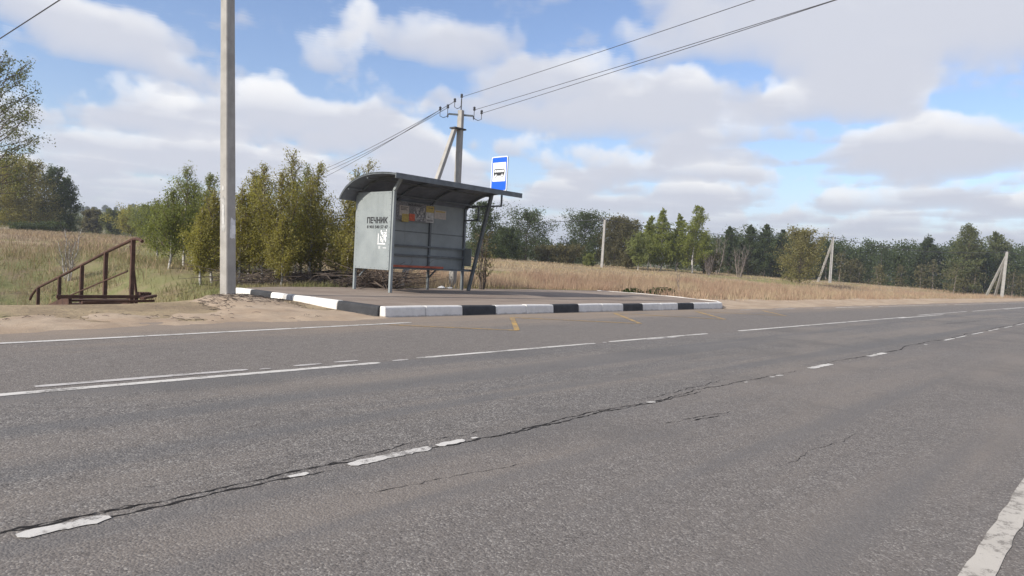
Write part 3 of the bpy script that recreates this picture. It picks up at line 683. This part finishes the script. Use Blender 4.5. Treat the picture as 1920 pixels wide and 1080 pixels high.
for a, px, py, z in ((ins[4], 1405, 0, 7.0), (ins[2], 1628, 0, 6.35), (ins[3], 1600, 4, 6.3)):
    e = thru(a, px, py, z, 2.6); e.z = a[2] + .1; wire(a, e, .14, 'highest power line from the shelter pole out over the road' if z == 7.0 else 'one of two lower power lines from the shelter pole over the road', 'lines from the shelter pole over the road', .008)
pl_far = at_depth(500, 66); far_top = Vector((pl_far[0], pl_far[1], pl_far[2] + 5.4))
for a, k, wl in ((ins[5], .8, 'highest'), (ins[1], .1, 'middle'), (ins[0], -1.5, 'lowest')): wire(a, far_top + Vector((k * .6, k * .4, k * .7)), .55, wl + ' of three power lines from the shelter pole away above the young birches', 'lines from the shelter pole over the birches', .011)
e = Vector(ground(0, 58, 7.55)); wire(mtop - Vector((0, 0, .35)), mtop + (e - mtop) * 3.2, .0, 'black cable from the thick bare pole off over the field', None, .017)
def plain_pole(px, d, top_px, label, legs=(), w=.20, group=None, tops=None, py=None):
    b_ = at_depth(px, d); tp = rayw(top_px[0], top_px[1]) * d; tp = Vector((tp[0], tp[1], H + tp[2]))
    t = thing('utility_pole', b_, label, 'utility pole', group); concrete_pole(t, Vector(b_) - Vector((0, 0, .3)), tp, w, w, .5, .75)
    for lx, dd in legs:
        lb = at_depth(lx, d + dd); concrete_pole(t, Vector(lb) - Vector((0, 0, .2)), tp - Vector((0, 0, .45)), w * .85, w * .85, .5, .85, 'strut')
    MB().bar(tp - Vector((.0, .35, .15)), tp + Vector((.0, .35, -.15)), .07, .07).build('crossarm', 'wire', t)
    k = MB()
    for s in (-.3, 0, .3): k.lathe(tp + Vector((0, s, -.12 if s else 0)), [(0, 0), (.06, 0), (.07, .08), (.04, .2), (0, .21)], 6)
    split_build(k, 'insulator', 'porcelain', t)
    return tp
q1 = plain_pole(1128, 70, (1134, 412), 'single straight pale concrete pole in the dry field', w=.26)
q2 = plain_pole(1556, 98, (1562, 445), 'concrete pole with one leaning strut beside the pale roadside bush', [(1533, 3)], w=.36)
q3 = plain_pole(1879, 98, (1888, 472), 'concrete pole braced by two leaning struts near the dark wood', [(1849, 4), (1866, 6)], w=.36)
q4 = plain_pole(606, 62, (621, 396), 'pale two-legged concrete pole half hidden between birch thickets', [(613, 2)], w=.24)
far0 = at_depth(700, 150)
wire((far0[0], far0[1], 9), q1, .5, 'sagging power line from behind the shelter to the straight field pole', None, .03); wire(q1, q2, .7, 'power line from the straight field pole to the pole with one strut', None, .03); wire(q2, q3, .9, 'power line between the two strutted poles before the dark wood', None, .035); wire(q3, q3 + Vector((70, -18, -.5)), .8, 'power line running on past the double-strutted pole', None, .035)

# ------------------------------------------------------------------ rusty stairs into the ditch
st = thing('metal_stairs', (5.0, 15.9, 0), 'rusty metal stairs with handrail leading down from the sandy verge', 'stairs')
rail = [(16.06, 1.22), (17.70, .90), (19.36, .54), (21.14, .16), (23.08, -.24)]
MB().tube([(5.6, 15.55, 1.20), (5.6, 15.72, 1.245), (5.6, 15.92, 1.25)] + [(5.6, y, z + .02) for y, z in rail] + [(5.6, 23.4, -.33), (5.6, 23.75, -.50), (5.6, 23.9, -.62)], .035, 8).build('handrail', 'rust', st)
sz = lambda y: -.02 - .205 * (y - 16.0)
for i, (y, z) in enumerate(rail): MB().bar((5.6, y, sz(y) - .25), (5.6, y, z), .075, .075, (1, 0, 0)).build('post', 'rust', st)
MB().bar((5.6, 16.2, 1.1), (5.82, 16.35, -.1), .04, .06).build('brace', 'rust', st)
MB().tube([(5.56, 16.21, .55), (5.56, 20.08, -.24), (5.56, 23.1, -.9)], .018, 6).build('mid_rail', 'rust', st)
for x in (4.42, 5.66): MB().bar((x, 15.95, -.05), (x, 24.2, sz(24.2) - .05), .06, .17).build('stringer', 'rust', st)
for k in range(13): y = 16.25 + k * .6; MB().box(4.46, 5.62, y - .13, y + .13, sz(y) - .03, sz(y) + .01).build('tread', 'rust', st)
MB().bar((4.15, 15.85, .02), (5.95, 15.85, .02), .07, .07).build('landing_beam', 'rust', st); MB().bar((4.5, 15.5, -.07), (5.9, 15.62, -.05), .06, .05).build('landing_beam', 'rust', st); MB().bar((5.5, 15.2, .03), (5.95, 15.72, .05), .09, .05).build('landing_beam', 'rust', st)
gr = MB()
for k in range(5): gr.box(5.72 + k * .05, 5.745 + k * .05, 15.9, 16.1, .03, .11)
split_build(gr, 'grating_bar', 'rust', st)

# ------------------------------------------------------------------ plants
def tubes_np(segs, sides=4):
    b = MB()
    for pts, rad in segs: b.tube(pts, rad, sides, cap=False)
    return b
def leaf_quads(c, size, r, asp=.6):
    n = len(c); a = r.normal(size=(n, 3)); a /= np.linalg.norm(a, axis=1)[:, None]; b_ = r.normal(size=(n, 3)); b_ = np.cross(a, b_); b_ /= np.linalg.norm(b_, axis=1)[:, None]
    s = size * r.uniform(.6, 1.35, (n, 1)); v = np.stack([c - a * s, c + b_ * s * asp, c + a * s, c - b_ * s * asp], 1).reshape(-1, 3)
    return v
def make_tree(name, base, h, w, label, cat='tree', group=None, kind='birch', leaf='leaf_birch', bark='birch_bark', leaves=5000, lsize=.05, seed=1, t0=.12, stems=1, nb=None, spread=.11, lean=(0, 0), trunk_r=None):
    r = np.random.default_rng(seed); segs = []; cs = []; stemsegs = []
    t = thing(name, (base[0], base[1], base[2] - .08), label, cat, group); O = np.array([0, 0, 0.0])
    nb = nb or (64 if kind != 'bare' else 40); ntw = 5 if kind in ('birch', 'cone', 'round') else 3; per = max(1, int(leaves / (nb * stems * ntw))); Lm = w * .36
    for s in range(stems):
        if stems == 1: so = O; tx = np.array([lean[0] * h + r.normal() * .03 * h, lean[1] * h + r.normal() * .03 * h, h])
        else:
            a = 2 * math.pi * (s + r.random() * .6) / stems; so = np.array([math.cos(a), math.sin(a), 0]) * w * .06; k = w * r.uniform(.12, .42); tx = np.array([math.cos(a) * k, math.sin(a) * k, h * r.uniform(.72, 1.0)])
        hh = tx[2]; wob = r.normal(size=(5, 2)) * .012 * h; tp = []
        for i in range(6):
            f = i / 5; p = so + (tx - so) * f
            if 0 < i < 5: p[:2] += wob[i - 1]
            tp.append(p)
        tp = np.array(tp); R0 = (trunk_r or .011 * h + .012) / (1 if stems == 1 else 1.5)
        stemsegs.append((tp, [R0 * (1 - .9 * i / 5) + .004 for i in range(6)]))
        for k in range(nb):
            f = t0 + (.985 - t0) * ((k + r.random()) / nb); q = f * 5; i = min(int(q), 4); p = tp[i] + (tp[i + 1] - tp[i]) * (q - i)
            u = (f - t0) / (1 - t0)
            if kind == 'birch': L = w * .74 * min(1, u * 3.0 + .6) * (1 - u) ** .75 + .03 * h; el = r.uniform(.35, .95) + .35 * u; L *= r.choice([.5, .8, 1.0, 1.25])
            elif kind == 'cone': L = w * .58 * min(1, u * 4 + .7) * (1 - u) ** .75 + .02 * h; el = r.uniform(.1, .7) + .4 * u
            elif kind == 'round': L = w * .58 * math.sqrt(max(.10, 1 - ((u - .36) / .68) ** 2)); el = r.uniform(-.1, .6) + .75 * u
            elif kind == 'bush': L = w * .45 * math.sqrt(max(.1, 1 - ((u - .3) / .75) ** 2)); el = r.uniform(.2, 1.0)
            else: L = w * .45 * (1 - .6 * u); el = r.uniform(.7, 1.2)
            L *= r.uniform(.7, 1.15); az = k * 2.4 + r.random() * 1.2 + s
            d = np.array([math.cos(az) * math.cos(el), math.sin(az) * math.cos(el), math.sin(el)])
            L = min(L, max(.05 * h, ((1.03 - f) * h + .03 * h) / max(.3, math.sin(max(el, .05)))))
            bend = .16 * L if kind == 'birch' else .04 * L
            p1 = p + d * L * .5 + r.normal(size=3) * .04 * L; p2 = p + d * L + np.array([0, 0, bend]) + r.normal(size=3) * .06 * L
            segs.append(([p, p1, p2], [R0 * .32 * (1 - .6 * f) + .003, R0 * .2 + .002, .002 + .0006 * h]))
            for e in range(ntw):
                g = .2 + .8 * (e + r.random()) / ntw; a0 = (p + (p1 - p) * g * 2) if g < .5 else (p1 + (p2 - p1) * (g - .5) * 2)
                dd = d + np.array([0, 0, .25 if kind == 'birch' else 0]) + r.normal(size=3) * .55; dd /= np.linalg.norm(dd); e1 = a0 + dd * L * r.uniform(.22, .48) * (1.15 - .5 * g)
                segs.append(([a0, e1], [R0 * .1 + .002, .0015 + .0005 * h]))
                if leaves:
                    m = max(1, int(per * L / Lm * r.uniform(.4, 1.6) * ((1.25 - .75 * u) if kind == 'birch' else 1))); ft = r.random((m, 1)) ** .8
                    cs.append(a0 + (e1 - a0) * ft + np.clip(r.normal(size=(m, 3)), -1.6, 1.6) * spread * (L * .7 + .02 * h) * r.uniform(.6, 1.2))
        if leaves and kind in ('birch', 'cone'):   # leading shoot
            m = int(per * .8); ft = r.uniform(.8, 1.0, (m, 1)); cs.append(tp[4] + (tp[5] - tp[4]) * ((ft - .8) * 5) + np.clip(r.normal(size=(m, 3)), -1.5, 1.5) * .012 * h)
    o = t.location
    for nm, sg_, mt, sd in (('trunk', stemsegs, bark, 7), ('branches', segs, 'twig' if kind != 'bare' else 'grey_twig', 3)):
        b = tubes_np(sg_, sd); b.v = [(p[0] + o.x, p[1] + o.y, p[2] + o.z) for p in b.v]; b.build(nm, mt, t, True)
    if leaves:
        c = np.concatenate(cs); c = c[c[:, 2] > .04 * h]; v = leaf_quads(c, lsize, r); n = len(c)
        np_mesh('crown', v, np.arange(4 * n), np.full(n, 4), leaf, t)
    return t
def px_tree(px, d, top, wpx, label, **k):
    b = at_depth(px, d); base_py = proj(b)[1]; h = (base_py - top) * d / F
    name = k.pop('name', 'tree'); return make_tree(name, b, h, wpx * d / F, label, seed=int(px * 13 + d * 7) % 100000, **k)
HUE = dict(leaf_fresh='fresh green', leaf_mid='darker green', leaf_birch='yellow-green', leaf_birch_olive='olive-leaved')
GA, GB, GC = 'young birches in the thicket left of the thick pole', 'young birches in the thicket behind the platform', 'young birches at the left end of the shelter'
LA = 'lower slender young birch in the thicket between the rusty stairs and thick pole'; LB = 'lower slender young birch in the thicket behind the platform'; LC = 'lower slender young birch just behind the left end of the shelter'
for px, d, top, w, lf in ((296, 25.5, 375, 60, 'leaf_fresh'), (318, 23, 352, 62, 'leaf_fresh'), (346, 24, 312, 74, 'leaf_fresh'), (362, 25.5, 345, 66, 'leaf_mid'), (384, 23.5, 322, 56, 'leaf_fresh'), (400, 21.5, 352, 70, 'leaf_birch_olive'), (378, 21, 385, 50, 'leaf_birch')):
    px_tree(px, d, top, w, LA.replace('lower', 'lower ' + HUE[lf], 1) if top > 315 else 'tallest slender birch of the thicket between the rusty stairs and thick pole', name='birch_tree', group=GA, leaf=lf, leaves=8500, lsize=.026, spread=.26, t0=.14, nb=64)
for px, d, top, w, lf in ((452, 21.3, 350, 62, 'leaf_birch_olive'), (470, 22.8, 318, 66, 'leaf_birch'), (498, 21.6, 312, 66, 'leaf_birch'), (520, 21.2, 322, 70, 'leaf_birch_olive'), (540, 22.6, 282, 80, 'leaf_birch'), (566, 23.8, 312, 66, 'leaf_fresh'), (585, 22.0, 330, 66, 'leaf_birch_olive'), (598, 23.6, 306, 60, 'leaf_birch'), (486, 24.6, 335, 70, 'leaf_mid'), (556, 25, 340, 80, 'leaf_mid'), (530, 20.6, 400, 60, 'leaf_birch_olive')):
    px_tree(px, d, top, w, LB.replace('lower', 'lower ' + HUE[lf], 1) if top > 290 else 'tallest leafy young birch of the thicket behind the platform', name='birch_tree', group=GB, leaf=lf, leaves=8500, lsize=.026, spread=.26, t0=.14, nb=64)
for px, d, top, w, lf in ((640, 22.4, 350, 52, 'leaf_birch_olive'), (664, 23.6, 318, 62, 'leaf_birch'), (686, 24, 300, 66, 'leaf_birch'), (655, 21.6, 385, 56, 'leaf_birch_olive')):
    px_tree(px, d, top, w, LC.replace('lower', 'lower ' + HUE[lf], 1) if top > 305 else 'tallest young birch rising behind the left end of the shelter roof', name='birch_tree', group=GC, leaf=lf, leaves=6500, lsize=.026, spread=.26, t0=.14, nb=56)
# left field edge
px_tree(-26, 46, 118, 150, 'tall loose-crowned birch at the left edge of the field', kind='round', leaf='leaf_mid', leaves=9000, lsize=.065, t0=.22, nb=70)
for px, d, top, w, lab, kd, lf in ((18, 84, 300, 80, 'olive bushy tree at the far edge of the left field', 'round', 'leaf_birch_olive'), (58, 82, 312, 78, 'yellowish bushy tree between two darker trees at the left field edge', 'round', 'leaf_pale'), (92, 88, 322, 66, 'dark green tree at the left field edge, beside the yellowish one', 'round', 'leaf_dark'), (118, 90, 340, 44, 'dark narrow tree at the end of the left row of trees', 'round', 'leaf_dark'),
    (172, 120, 396, 40, 'low dark brown tree before the distant wooded hill', 'bush', 'leaf_brown'), (212, 120, 398, 44, 'low olive tree before the distant wooded hill', 'bush', 'leaf_mid'), (244, 105, 392, 48, 'yellow-green young tree before the distant wooded hill', 'birch', 'leaf_birch'), (272, 100, 384, 50, 'fresh green tree behind the left birch thicket', 'birch', 'leaf_fresh'), (-10, 80, 310, 80, 'olive tree cut by the left edge of the view', 'round', 'leaf_birch_olive'),
    (905, 74, 386, 62, 'dark rounded tree seen behind the right end of the shelter', 'round', 'leaf_dark'), (985, 86, 404, 104, 'broad dark green round tree in the tree belt, with a gap of sky beside it', 'round', 'leaf_dark'), (945, 80, 432, 50, 'small dark tree between two broad round trees', 'round', 'leaf_dark'),
    (1096, 88, 406, 84, 'dark green round tree left of the straight field pole', 'round', 'leaf_dark'), (1150, 86, 414, 70, 'brownish half-bare tree right of the straight field pole', 'round', 'leaf_brown'), (1182, 90, 420, 60, 'brown-green tree left of the bright birches', 'round', 'leaf_brown'), (1196, 78, 438, 44, 'small bright green young birch beside taller bright birches', 'birch', 'leaf_fresh'),
    (1214, 82, 404, 42, 'bright green birch, left one of the first tall pair', 'cone', 'leaf_bright'), (1238, 81, 391, 56, 'bright green birch, taller one of the first pair', 'cone', 'leaf_bright'), (1266, 82, 402, 50, 'bright green birch just left of the tallest birch', 'cone', 'leaf_bright'), (1298, 80, 384, 68, 'tallest bright green birch in the tree belt', 'cone', 'leaf_bright'), (1318, 84, 440, 40, 'short green birch right of the tallest birch', 'birch', 'leaf_fresh'),
    (1500, 72, 438, 84, 'pale olive roundish bush tree standing alone before the wood', 'round', 'leaf_pale'), (1366, 104, 424, 44, 'dark slender tree at the near end of the wood', 'cone', 'leaf_dark'), (1402, 106, 422, 44, 'dark tree behind the bare bush', 'cone', 'leaf_dark'), (1432, 106, 420, 46, 'dark tree with pointed top left of the pale bush tree', 'cone', 'leaf_dark'), (1462, 108, 430, 46, 'dark tree just behind the pale bush tree', 'cone', 'leaf_dark'),
    (1806, 112, 430, 52, 'tall tree rising above the wood left of the double-strutted pole', 'round', 'leaf_mid'), (1866, 116, 442, 46, 'tall tree rising above the wood beside the double-strutted pole', 'round', 'leaf_mid'), (1735, 122, 452, 40, 'low tree top just clearing the even edge of the wood', 'round', 'leaf_dark')):
    px_tree(px, d, top, w, lab, kind=kd, leaf=lf, leaves=8500, lsize=.0011 * d, bark='birch_bark' if kd in ('birch', 'cone') and lf != 'leaf_dark' else 'dark_bark', t0=.10 if kd != 'round' else .05, nb=70, spread=.17)
for px, d, top, w, lab, lf in ((1025, 80, 462, 60, 'low olive brown bush before the broad round tree', 'leaf_brown'), (1062, 80, 460, 60, 'low olive brown bush below the gap in the trees', 'leaf_brown'), (1102, 76, 474, 24, 'small fresh green bush left of the straight field pole', 'leaf_fresh'), (1180, 80, 468, 40, 'low brown thicket bush at the foot of the bright birches', 'leaf_brown'), (1330, 82, 476, 40, 'low brown bush right of the tallest birch', 'leaf_brown'), (950, 84, 470, 70, 'low dark bush right of the shelter at the field edge', 'leaf_mid'), (45, 78, 420, 70, 'low dark bush under the left row of trees', 'leaf_dark'), (100, 80, 418, 50, 'dark bush at the foot of the narrow dark tree', 'leaf_dark')):
    px_tree(px, d, top, w, lab, name='bush', cat='bush', kind='bush', leaf=lf, leaves=4200, lsize=.0011 * d, bark='dark_bark', stems=4, nb=14, t0=.05, spread=.14)
for px, d, top, w, lab in ((1386, 78, 456, 54, 'bare grey fan-shaped bush before the dark wood'), (1345, 92, 432, 46, 'bare grey tree between the bright birches and dark wood'), (1328, 76, 476, 34, 'small bare grey bush at the foot of the birches')):
    px_tree(px, d, top, w, lab, name='bare_bush', cat='bush', kind='bare', leaves=0, bark='grey_twig', stems=6, nb=12, t0=.15)
px_tree(130, 22.5, 420, 64, 'bare pale-stemmed sapling beside the rusty handrail', name='bare_bush', cat='bush', kind='bare', leaves=0, bark='birch_bark', stems=5, nb=20, t0=.2, trunk_r=.024)
px_tree(905, 24.5, 418, 52, 'thin half-bare shrub right of the shelter at the platform edge', name='shrub', cat='shrub', kind='bush', leaf='leaf_brown', leaves=700, lsize=.035, bark='dark_bark', stems=6, nb=9, t0=.2)
px_tree(1275, 33, 502, 18, 'tiny bare sapling behind the dark green leaf clumps', name='sapling', cat='sapling', kind='bare', leaves=0, bark='grey_twig', stems=2, nb=9, t0=.3)

def wood(name, pxs, d0, d1, top, n, leaf, label, per=1500, ls=.17, hseed=1, wm=4.2):
    r = np.random.default_rng(hseed); cs = []; segs = []
    for i in range(n):
        px = pxs[0] + (pxs[1] - pxs[0]) * (i + r.random()) / n; d = r.uniform(d0, d1); b = at_depth(px, d); tp = top(px) + r.normal() * 7
        h = max(3, (proj(b)[1] - tp) * d / F); w = wm * r.uniform(.7, 1.3) * h / 8; c0 = np.array(b)
        nc = 40; cl = np.stack([r.normal(size=nc) * w * .26, r.normal(size=nc) * w * .26, r.uniform(.0, .95, nc) ** .9 * h], 1); k = np.sqrt(np.clip(1.12 - cl[:, 2] / h, .05, 1)); cl[:, :2] *= k[:, None]
        q = cl[r.integers(0, nc, per)] + r.normal(size=(per, 3)) * (w * .13, w * .13, h * .055); cs.append(c0 + q[q[:, 2] > 0])
        segs.append(([c0, c0 + (r.normal() * .2, r.normal() * .2, h * .85)], [.09 * h / 8 + .03, .02]))
    b = tubes_np(segs, 5); c = np.concatenate(cs); v = leaf_quads(c, ls, r); nv = len(b.v)
    t = np_mesh(name, v, np.arange(len(v)), np.full(len(c), 4), leaf); stuff(t, label, 'woodland')
    tr = b.build('trunks', 'grey_twig', t); tr['kind'] = 'stuff'
    return t
wood('woodland', (1335, 2050), 112, 150, lambda p: np.interp(p, [1330, 1420, 1500, 1580, 1700, 1800, 1950, 2050], [440, 436, 445, 456, 462, 464, 468, 470]), 90, 'leaf_dark', 'dense dark green wood stretching behind the strutted poles', hseed=3)
wood('woodland', (1335, 2000), 106, 116, lambda p: np.interp(p, [1330, 1500, 1700, 2000], [478, 485, 495, 510]), 22, 'leaf_brown', 'low brownish undergrowth along the foot of the dark wood', per=500, ls=.14, hseed=4, wm=5)
wood('woodland', (600, 1340), 120, 150, lambda p: np.interp(p, [600, 900, 1000, 1040, 1100, 1200, 1340], [430, 448, 452, 462, 448, 440, 440]), 70, 'leaf_dark', 'dim green tree belt closing the field behind the shelter', per=800, hseed=5)
wood('woodland', (-120, 620), 380, 520, lambda p: np.interp(p, [-120, 150, 300, 620], [380, 388, 398, 415]), 80, 'leaf_dark', 'distant dark wood on the hill beyond the left field', per=500, ls=.7, hseed=6, wm=7)
wood('woodland', (-80, 420), 125, 150, lambda p: np.interp(p, [-80, 150, 250, 420], [395, 402, 404, 410]), 46, 'leaf_mid', 'dim row of trees closing the left field', per=600, hseed=8)

# ------------------------------------------------------------------ grass (uncountable)
def blades(name, pts, hgt, wid, leanv, material, label, seed):
    r = np.random.default_rng(seed); n = len(pts); a = r.random(n) * 2 * np.pi; az = r.random(n) * 2 * np.pi
    h = hgt * r.uniform(.5, 1.25, n) * np.clip(.95 + 1.5 * fbm(pts[:, 0] / 2.3, pts[:, 1] / 2.3, 3), .4, 1.6); w = wid * r.uniform(.6, 1.3, n); u = np.stack([np.cos(a), np.sin(a), 0 * a], 1) * (w / 2)[:, None]
    ld = np.stack([np.cos(az), np.sin(az), 0 * a], 1) * (leanv * h * r.uniform(.2, 1.3, n))[:, None]; up = np.array([0, 0, 1.0])
    b0 = pts - np.array([0, 0, .03]); m = b0 + up * (h * .55)[:, None] + ld * .35; t = b0 + up * h[:, None] + ld
    v = np.stack([b0 - u, b0 + u, m + u * .75, m - u * .75, t], 1).reshape(-1, 3); k = (np.arange(n) * 5)[:, None]
    lp = np.concatenate([k + np.array([[0, 1, 2, 3]]), k + np.array([[3, 2, 4]])], 1).ravel(); sz_ = np.tile([4, 3], n)
    o = np_mesh(name, v, lp, sz_, material); return stuff(o, label, 'grass')
def scatter(n, x0, x1, y0, y1, fall=0.0, seed=0, keep=None, clump=.5):
    r = np.random.default_rng(seed); x = r.uniform(x0, x1, n * 3); y = r.uniform(y0, y1, n * 3)
    w = fbm(x / 1.3, y / 1.3, 3) + .5; p = np.clip(w * 1.6 - clump * .6, .03, 1)
    if fall: p = p * np.minimum(1, (fall / np.hypot(x, y)) ** 1.6)
    k = r.random(n * 3) < p
    if keep is not None: k &= keep(x, y)
    x = x[k][:n]; y = y[k][:n]; return np.stack([x, y, T(x, y)], 1)
def off_pad(x, y): return ~((x > 8.0) & (x < 25.5) & (y < 17.8))
p = scatter(42000, 15.2, 60, 17.7, 23.5, 30, 21, off_pad); blades('reeds', p, .50, .012, .35, 'grass_reed', 'tall reddish dry grass standing along the back of the platform', 1)
p = scatter(56000, 25, 140, 12.6, 25, 40, 22, off_pad); blades('reeds', p, .40, .022, .45, 'grass_reed', 'dry straw grass on the bank beyond the roadside sand', 2)
p = scatter(100000, 9, 150, 23, 66, 45, 23); blades('dry_grass', p, .20, .030, .8, 'grass_dry', 'pale dry grass covering the open field', 3)
ditch = lambda x, y: off_pad(x, y) & (y > 13.6 + .5 * np.maximum(x - 5.4, 0)) & ~((x > 2.6) & (x < 6.0) & (y < 16.9)) & ~((x > 4.2) & (x < 5.8) & (y < 24))
p = scatter(60000, -14, 10.5, 13.4, 33, 24, 24, ditch); blades('green_grass', p, .20, .014, .6, 'grass_green', 'short green grass on the slope of the roadside ditch', 4)
p = scatter(56000, -30, 34, 30, 104, 45, 25); blades('dry_grass', p, .24, .022, .9, 'grass_field', 'brownish dry grass covering the left field', 5)
p = scatter(3500, -6, 10, 23, 34, 0, 27, ditch); blades('dry_grass', p, .40, .012, .5, 'grass_reed', 'dry stalks sticking up from the far side of the ditch', 7)
p = scatter(5000, 8.3, 25, 17.55, 19, 0, 26, lambda x, y: y > 17.6); blades('green_grass', p, .20, .014, .5, 'grass_green', 'low green tufts behind the platform edge', 6)

# ------------------------------------------------------------------ small things
def leaf_clump(base, w, h, n, label, seed):
    r = np.random.default_rng(seed); t = thing('leafy_plant', base, label, 'plant'); b = MB(); s = MB()
    for k in range(n):
        a = r.random() * 6.28; R = w * math.sqrt(r.random()) * .5; c = np.array([base[0] + R * math.cos(a) * 1.5, base[1] + R * math.sin(a) * .8, base[2] + h * (1 - (R / (w * .5)) ** 2 * .7) * r.uniform(.55, 1.0)])
        L = r.uniform(.09, .17); d = np.array([math.cos(a + r.normal() * .6), math.sin(a + r.normal() * .6), r.uniform(-.5, .25)]); d /= np.linalg.norm(d); sd_ = np.cross(d, [0, 0, 1]); sd_ /= np.linalg.norm(sd_); u = np.cross(sd_, d)
        b.add([c, c + d * L * .4 + sd_ * L * .42 + u * .02, c + d * L, c + d * L * .4 - sd_ * L * .42 + u * .02, c + d * L * .45 - u * .015], [(0, 1, 4), (1, 2, 4), (2, 3, 4), (3, 0, 4)])
        if k % 4 == 0: s.tube([(base[0] + R * .3 * math.cos(a), base[1] + R * .3 * math.sin(a), base[2] - .02), tuple(c)], [.006, .004], 4)
    b.build('leaves', 'leaf_burdock', t); s.build('stalks', 'leaf_burdock', t)
leaf_clump((26.0, 16.4, Tz(26, 16.4)), .75, .26, 150, 'smaller low clump of dark green leaves at the right rim of the platform', 1)
leaf_clump((27.3, 15.7, Tz(27.3, 15.7)), 1.25, .36, 300, 'larger low clump of dark green leaves at the right rim of the platform', 2)
def litter(x, y, z, s, label, seed, m_='plastic', cat='litter', grp=None):
    r = np.random.default_rng(seed); b = MB(); n, m = 12, 7; v = []
    for i in range(m):
        f = i / (m - 1); 
        for k in range(n):
            a = 6.283 * k / n; q = s * math.sin(math.pi * (.08 + .84 * f)) * r.uniform(.55, 1.15); v.append((x + q * math.cos(a) * 1.3, y + q * math.sin(a), z + s * .75 * f * r.uniform(.7, 1.1)))
    f = [(i * n + k, i * n + (k + 1) % n, (i + 1) * n + (k + 1) % n, (i + 1) * n + k) for i in range(m - 1) for k in range(n)]; f.append(tuple(range((m - 1) * n, m * n)))
    return tag(b.add(v, f).build('litter_bag', m_), label, cat, grp)
litter(15.55, 17.2, PZ, .13, 'larger crumpled white plastic bag under the shelter back', 1); litter(16.0, 17.3, PZ, .09, 'smaller crumpled white plastic bag under the shelter back', 2)
q = ground(615, 533, .2); litter(q[0], q[1], PZ - .03, .10, 'crumpled white litter at the back of the platform left of the shelter', 3)
q = ground(1324, 557, .1); litter(q[0], q[1], Tz(q[0], q[1]), .08, 'small white scrap of litter beyond the right kerb', 4)
wst = Vector(hit(1142, 539)); tag(MB().tube([wst, wst + Vector((0, 0, .24))], .02, 6).tube([wst + Vector((0, 0, .24)), wst + Vector((0, 0, .27))], [.02, .004], 6).build('marker_stake', 'sign_white'), 'short thin white marker stake in the dry grass', 'stake')
# fallen log and heap of cut branches behind the platform
lg = thing('fallen_log', (*at_depth(606, 23)[:2], at_depth(606, 23)[2]), 'dark fallen log lying at the foot of the birch thicket', 'log')
lb = lg.location
MB().tube([lb + Vector((-.9, .3, .30)), lb + Vector((-.3, .1, .38)), lb + Vector((.35, -.1, .42)), lb + Vector((.62, -.15, .40))], [.10, .15, .18, .13], 9).build('trunk', 'wood', lg)
MB().tube([lb + Vector((.2, 0, .3)), lb + Vector((.1, .1, -.1))], [.10, .08], 7).tube([lb + Vector((-.5, .2, .35)), lb + Vector((-.6, .4, -.1))], [.06, .05], 6).tube([lb + Vector((-.2, .1, .4)), lb + Vector((-.7, -.3, .75))], [.04, .015], 5).build('limb', 'wood', lg)
def brush(px0, px1, d, n, label, seed, hh=.55):
    r = np.random.default_rng(seed); a = np.array(at_depth(px0, d)); c = np.array(at_depth(px1, d)); b = MB(); o = (a + c) / 2
    for k in range(n):
        p = a + (c - a) * r.random() + np.array([0, r.normal() * .35, 0]); p[2] = Tz(p[0], p[1]) + r.random() ** 1.4 * hh; q = r.normal(size=3) * (.5, .4, .16); q1 = p + q; q2 = q1 + q * .7 + r.normal(size=3) * .15
        q1[2] = max(q1[2], Tz(q1[0], q1[1])); b.tube([p, q1, q2], [.012, .009, .004], 4, cap=False)
    return tag(b.build('brush_pile', 'twig'), label, 'brush pile')
brush(655, 735, 21.5, 420, 'heap of dry cut twigs behind the left end of the shelter', 1); brush(452, 600, 21.2, 360, 'tangle of dry twigs under the birch thicket behind the platform', 2, .4)
# debris on the sand
dr = np.random.default_rng(9); b = MB()
for k in range(1500):
    if k % 3 == 0: x = dr.uniform(5.6, 8.0); y = 12.9 + dr.normal() * .45 + (x - 5.6) * .45
    elif k % 3 == 1: x = dr.uniform(-2, 5.8); y = 12.9 + dr.normal() * .35
    else:
        x = dr.uniform(-3, 8); y = dr.uniform(10.4, 14)
        if vnoise(x * 1.4, y * 1.4) < .62: continue
    if y > 13.3 + .5 * max(0, x - 5.4): continue
    z = float(sand_z(np.array(x), np.array(y))) + .012; a = dr.random() * 3.14; L = dr.uniform(.03, .16); b.tube([(x, y, z), (x + L * .5 * math.cos(a), y + L * .5 * math.sin(a), z + .01), (x + L * math.cos(a), y + L * math.sin(a) + .02, z)], [.003, .004, .002], 4)
stuff(b.build('twig_debris', 'wood'), 'dark twigs and bits of bark strewn over the sandy verge', 'debris')

# ------------------------------------------------------------------ thin spring haze
def m_haze(nt):
    nt.nodes.clear(); v = nt.nodes.new('ShaderNodeVolumePrincipled'); o = nt.nodes.new('ShaderNodeOutputMaterial'); v.inputs['Color'].default_value = (.86, .91, 1.0, 1); v.inputs['Density'].default_value = HAZE; v.inputs['Anisotropy'].default_value = .2; nt.links.new(v.outputs[0], o.inputs['Volume'])
HAZE = 0.0006
hm = bpy.data.materials.new('haze'); hm.use_nodes = True; m_haze(hm.node_tree); MT['haze'] = hm
stuff(MB().box(-905, 2605, -505, 2605, -5, 64).build('haze', 'haze'), 'thin pale spring haze in the air', 'haze')
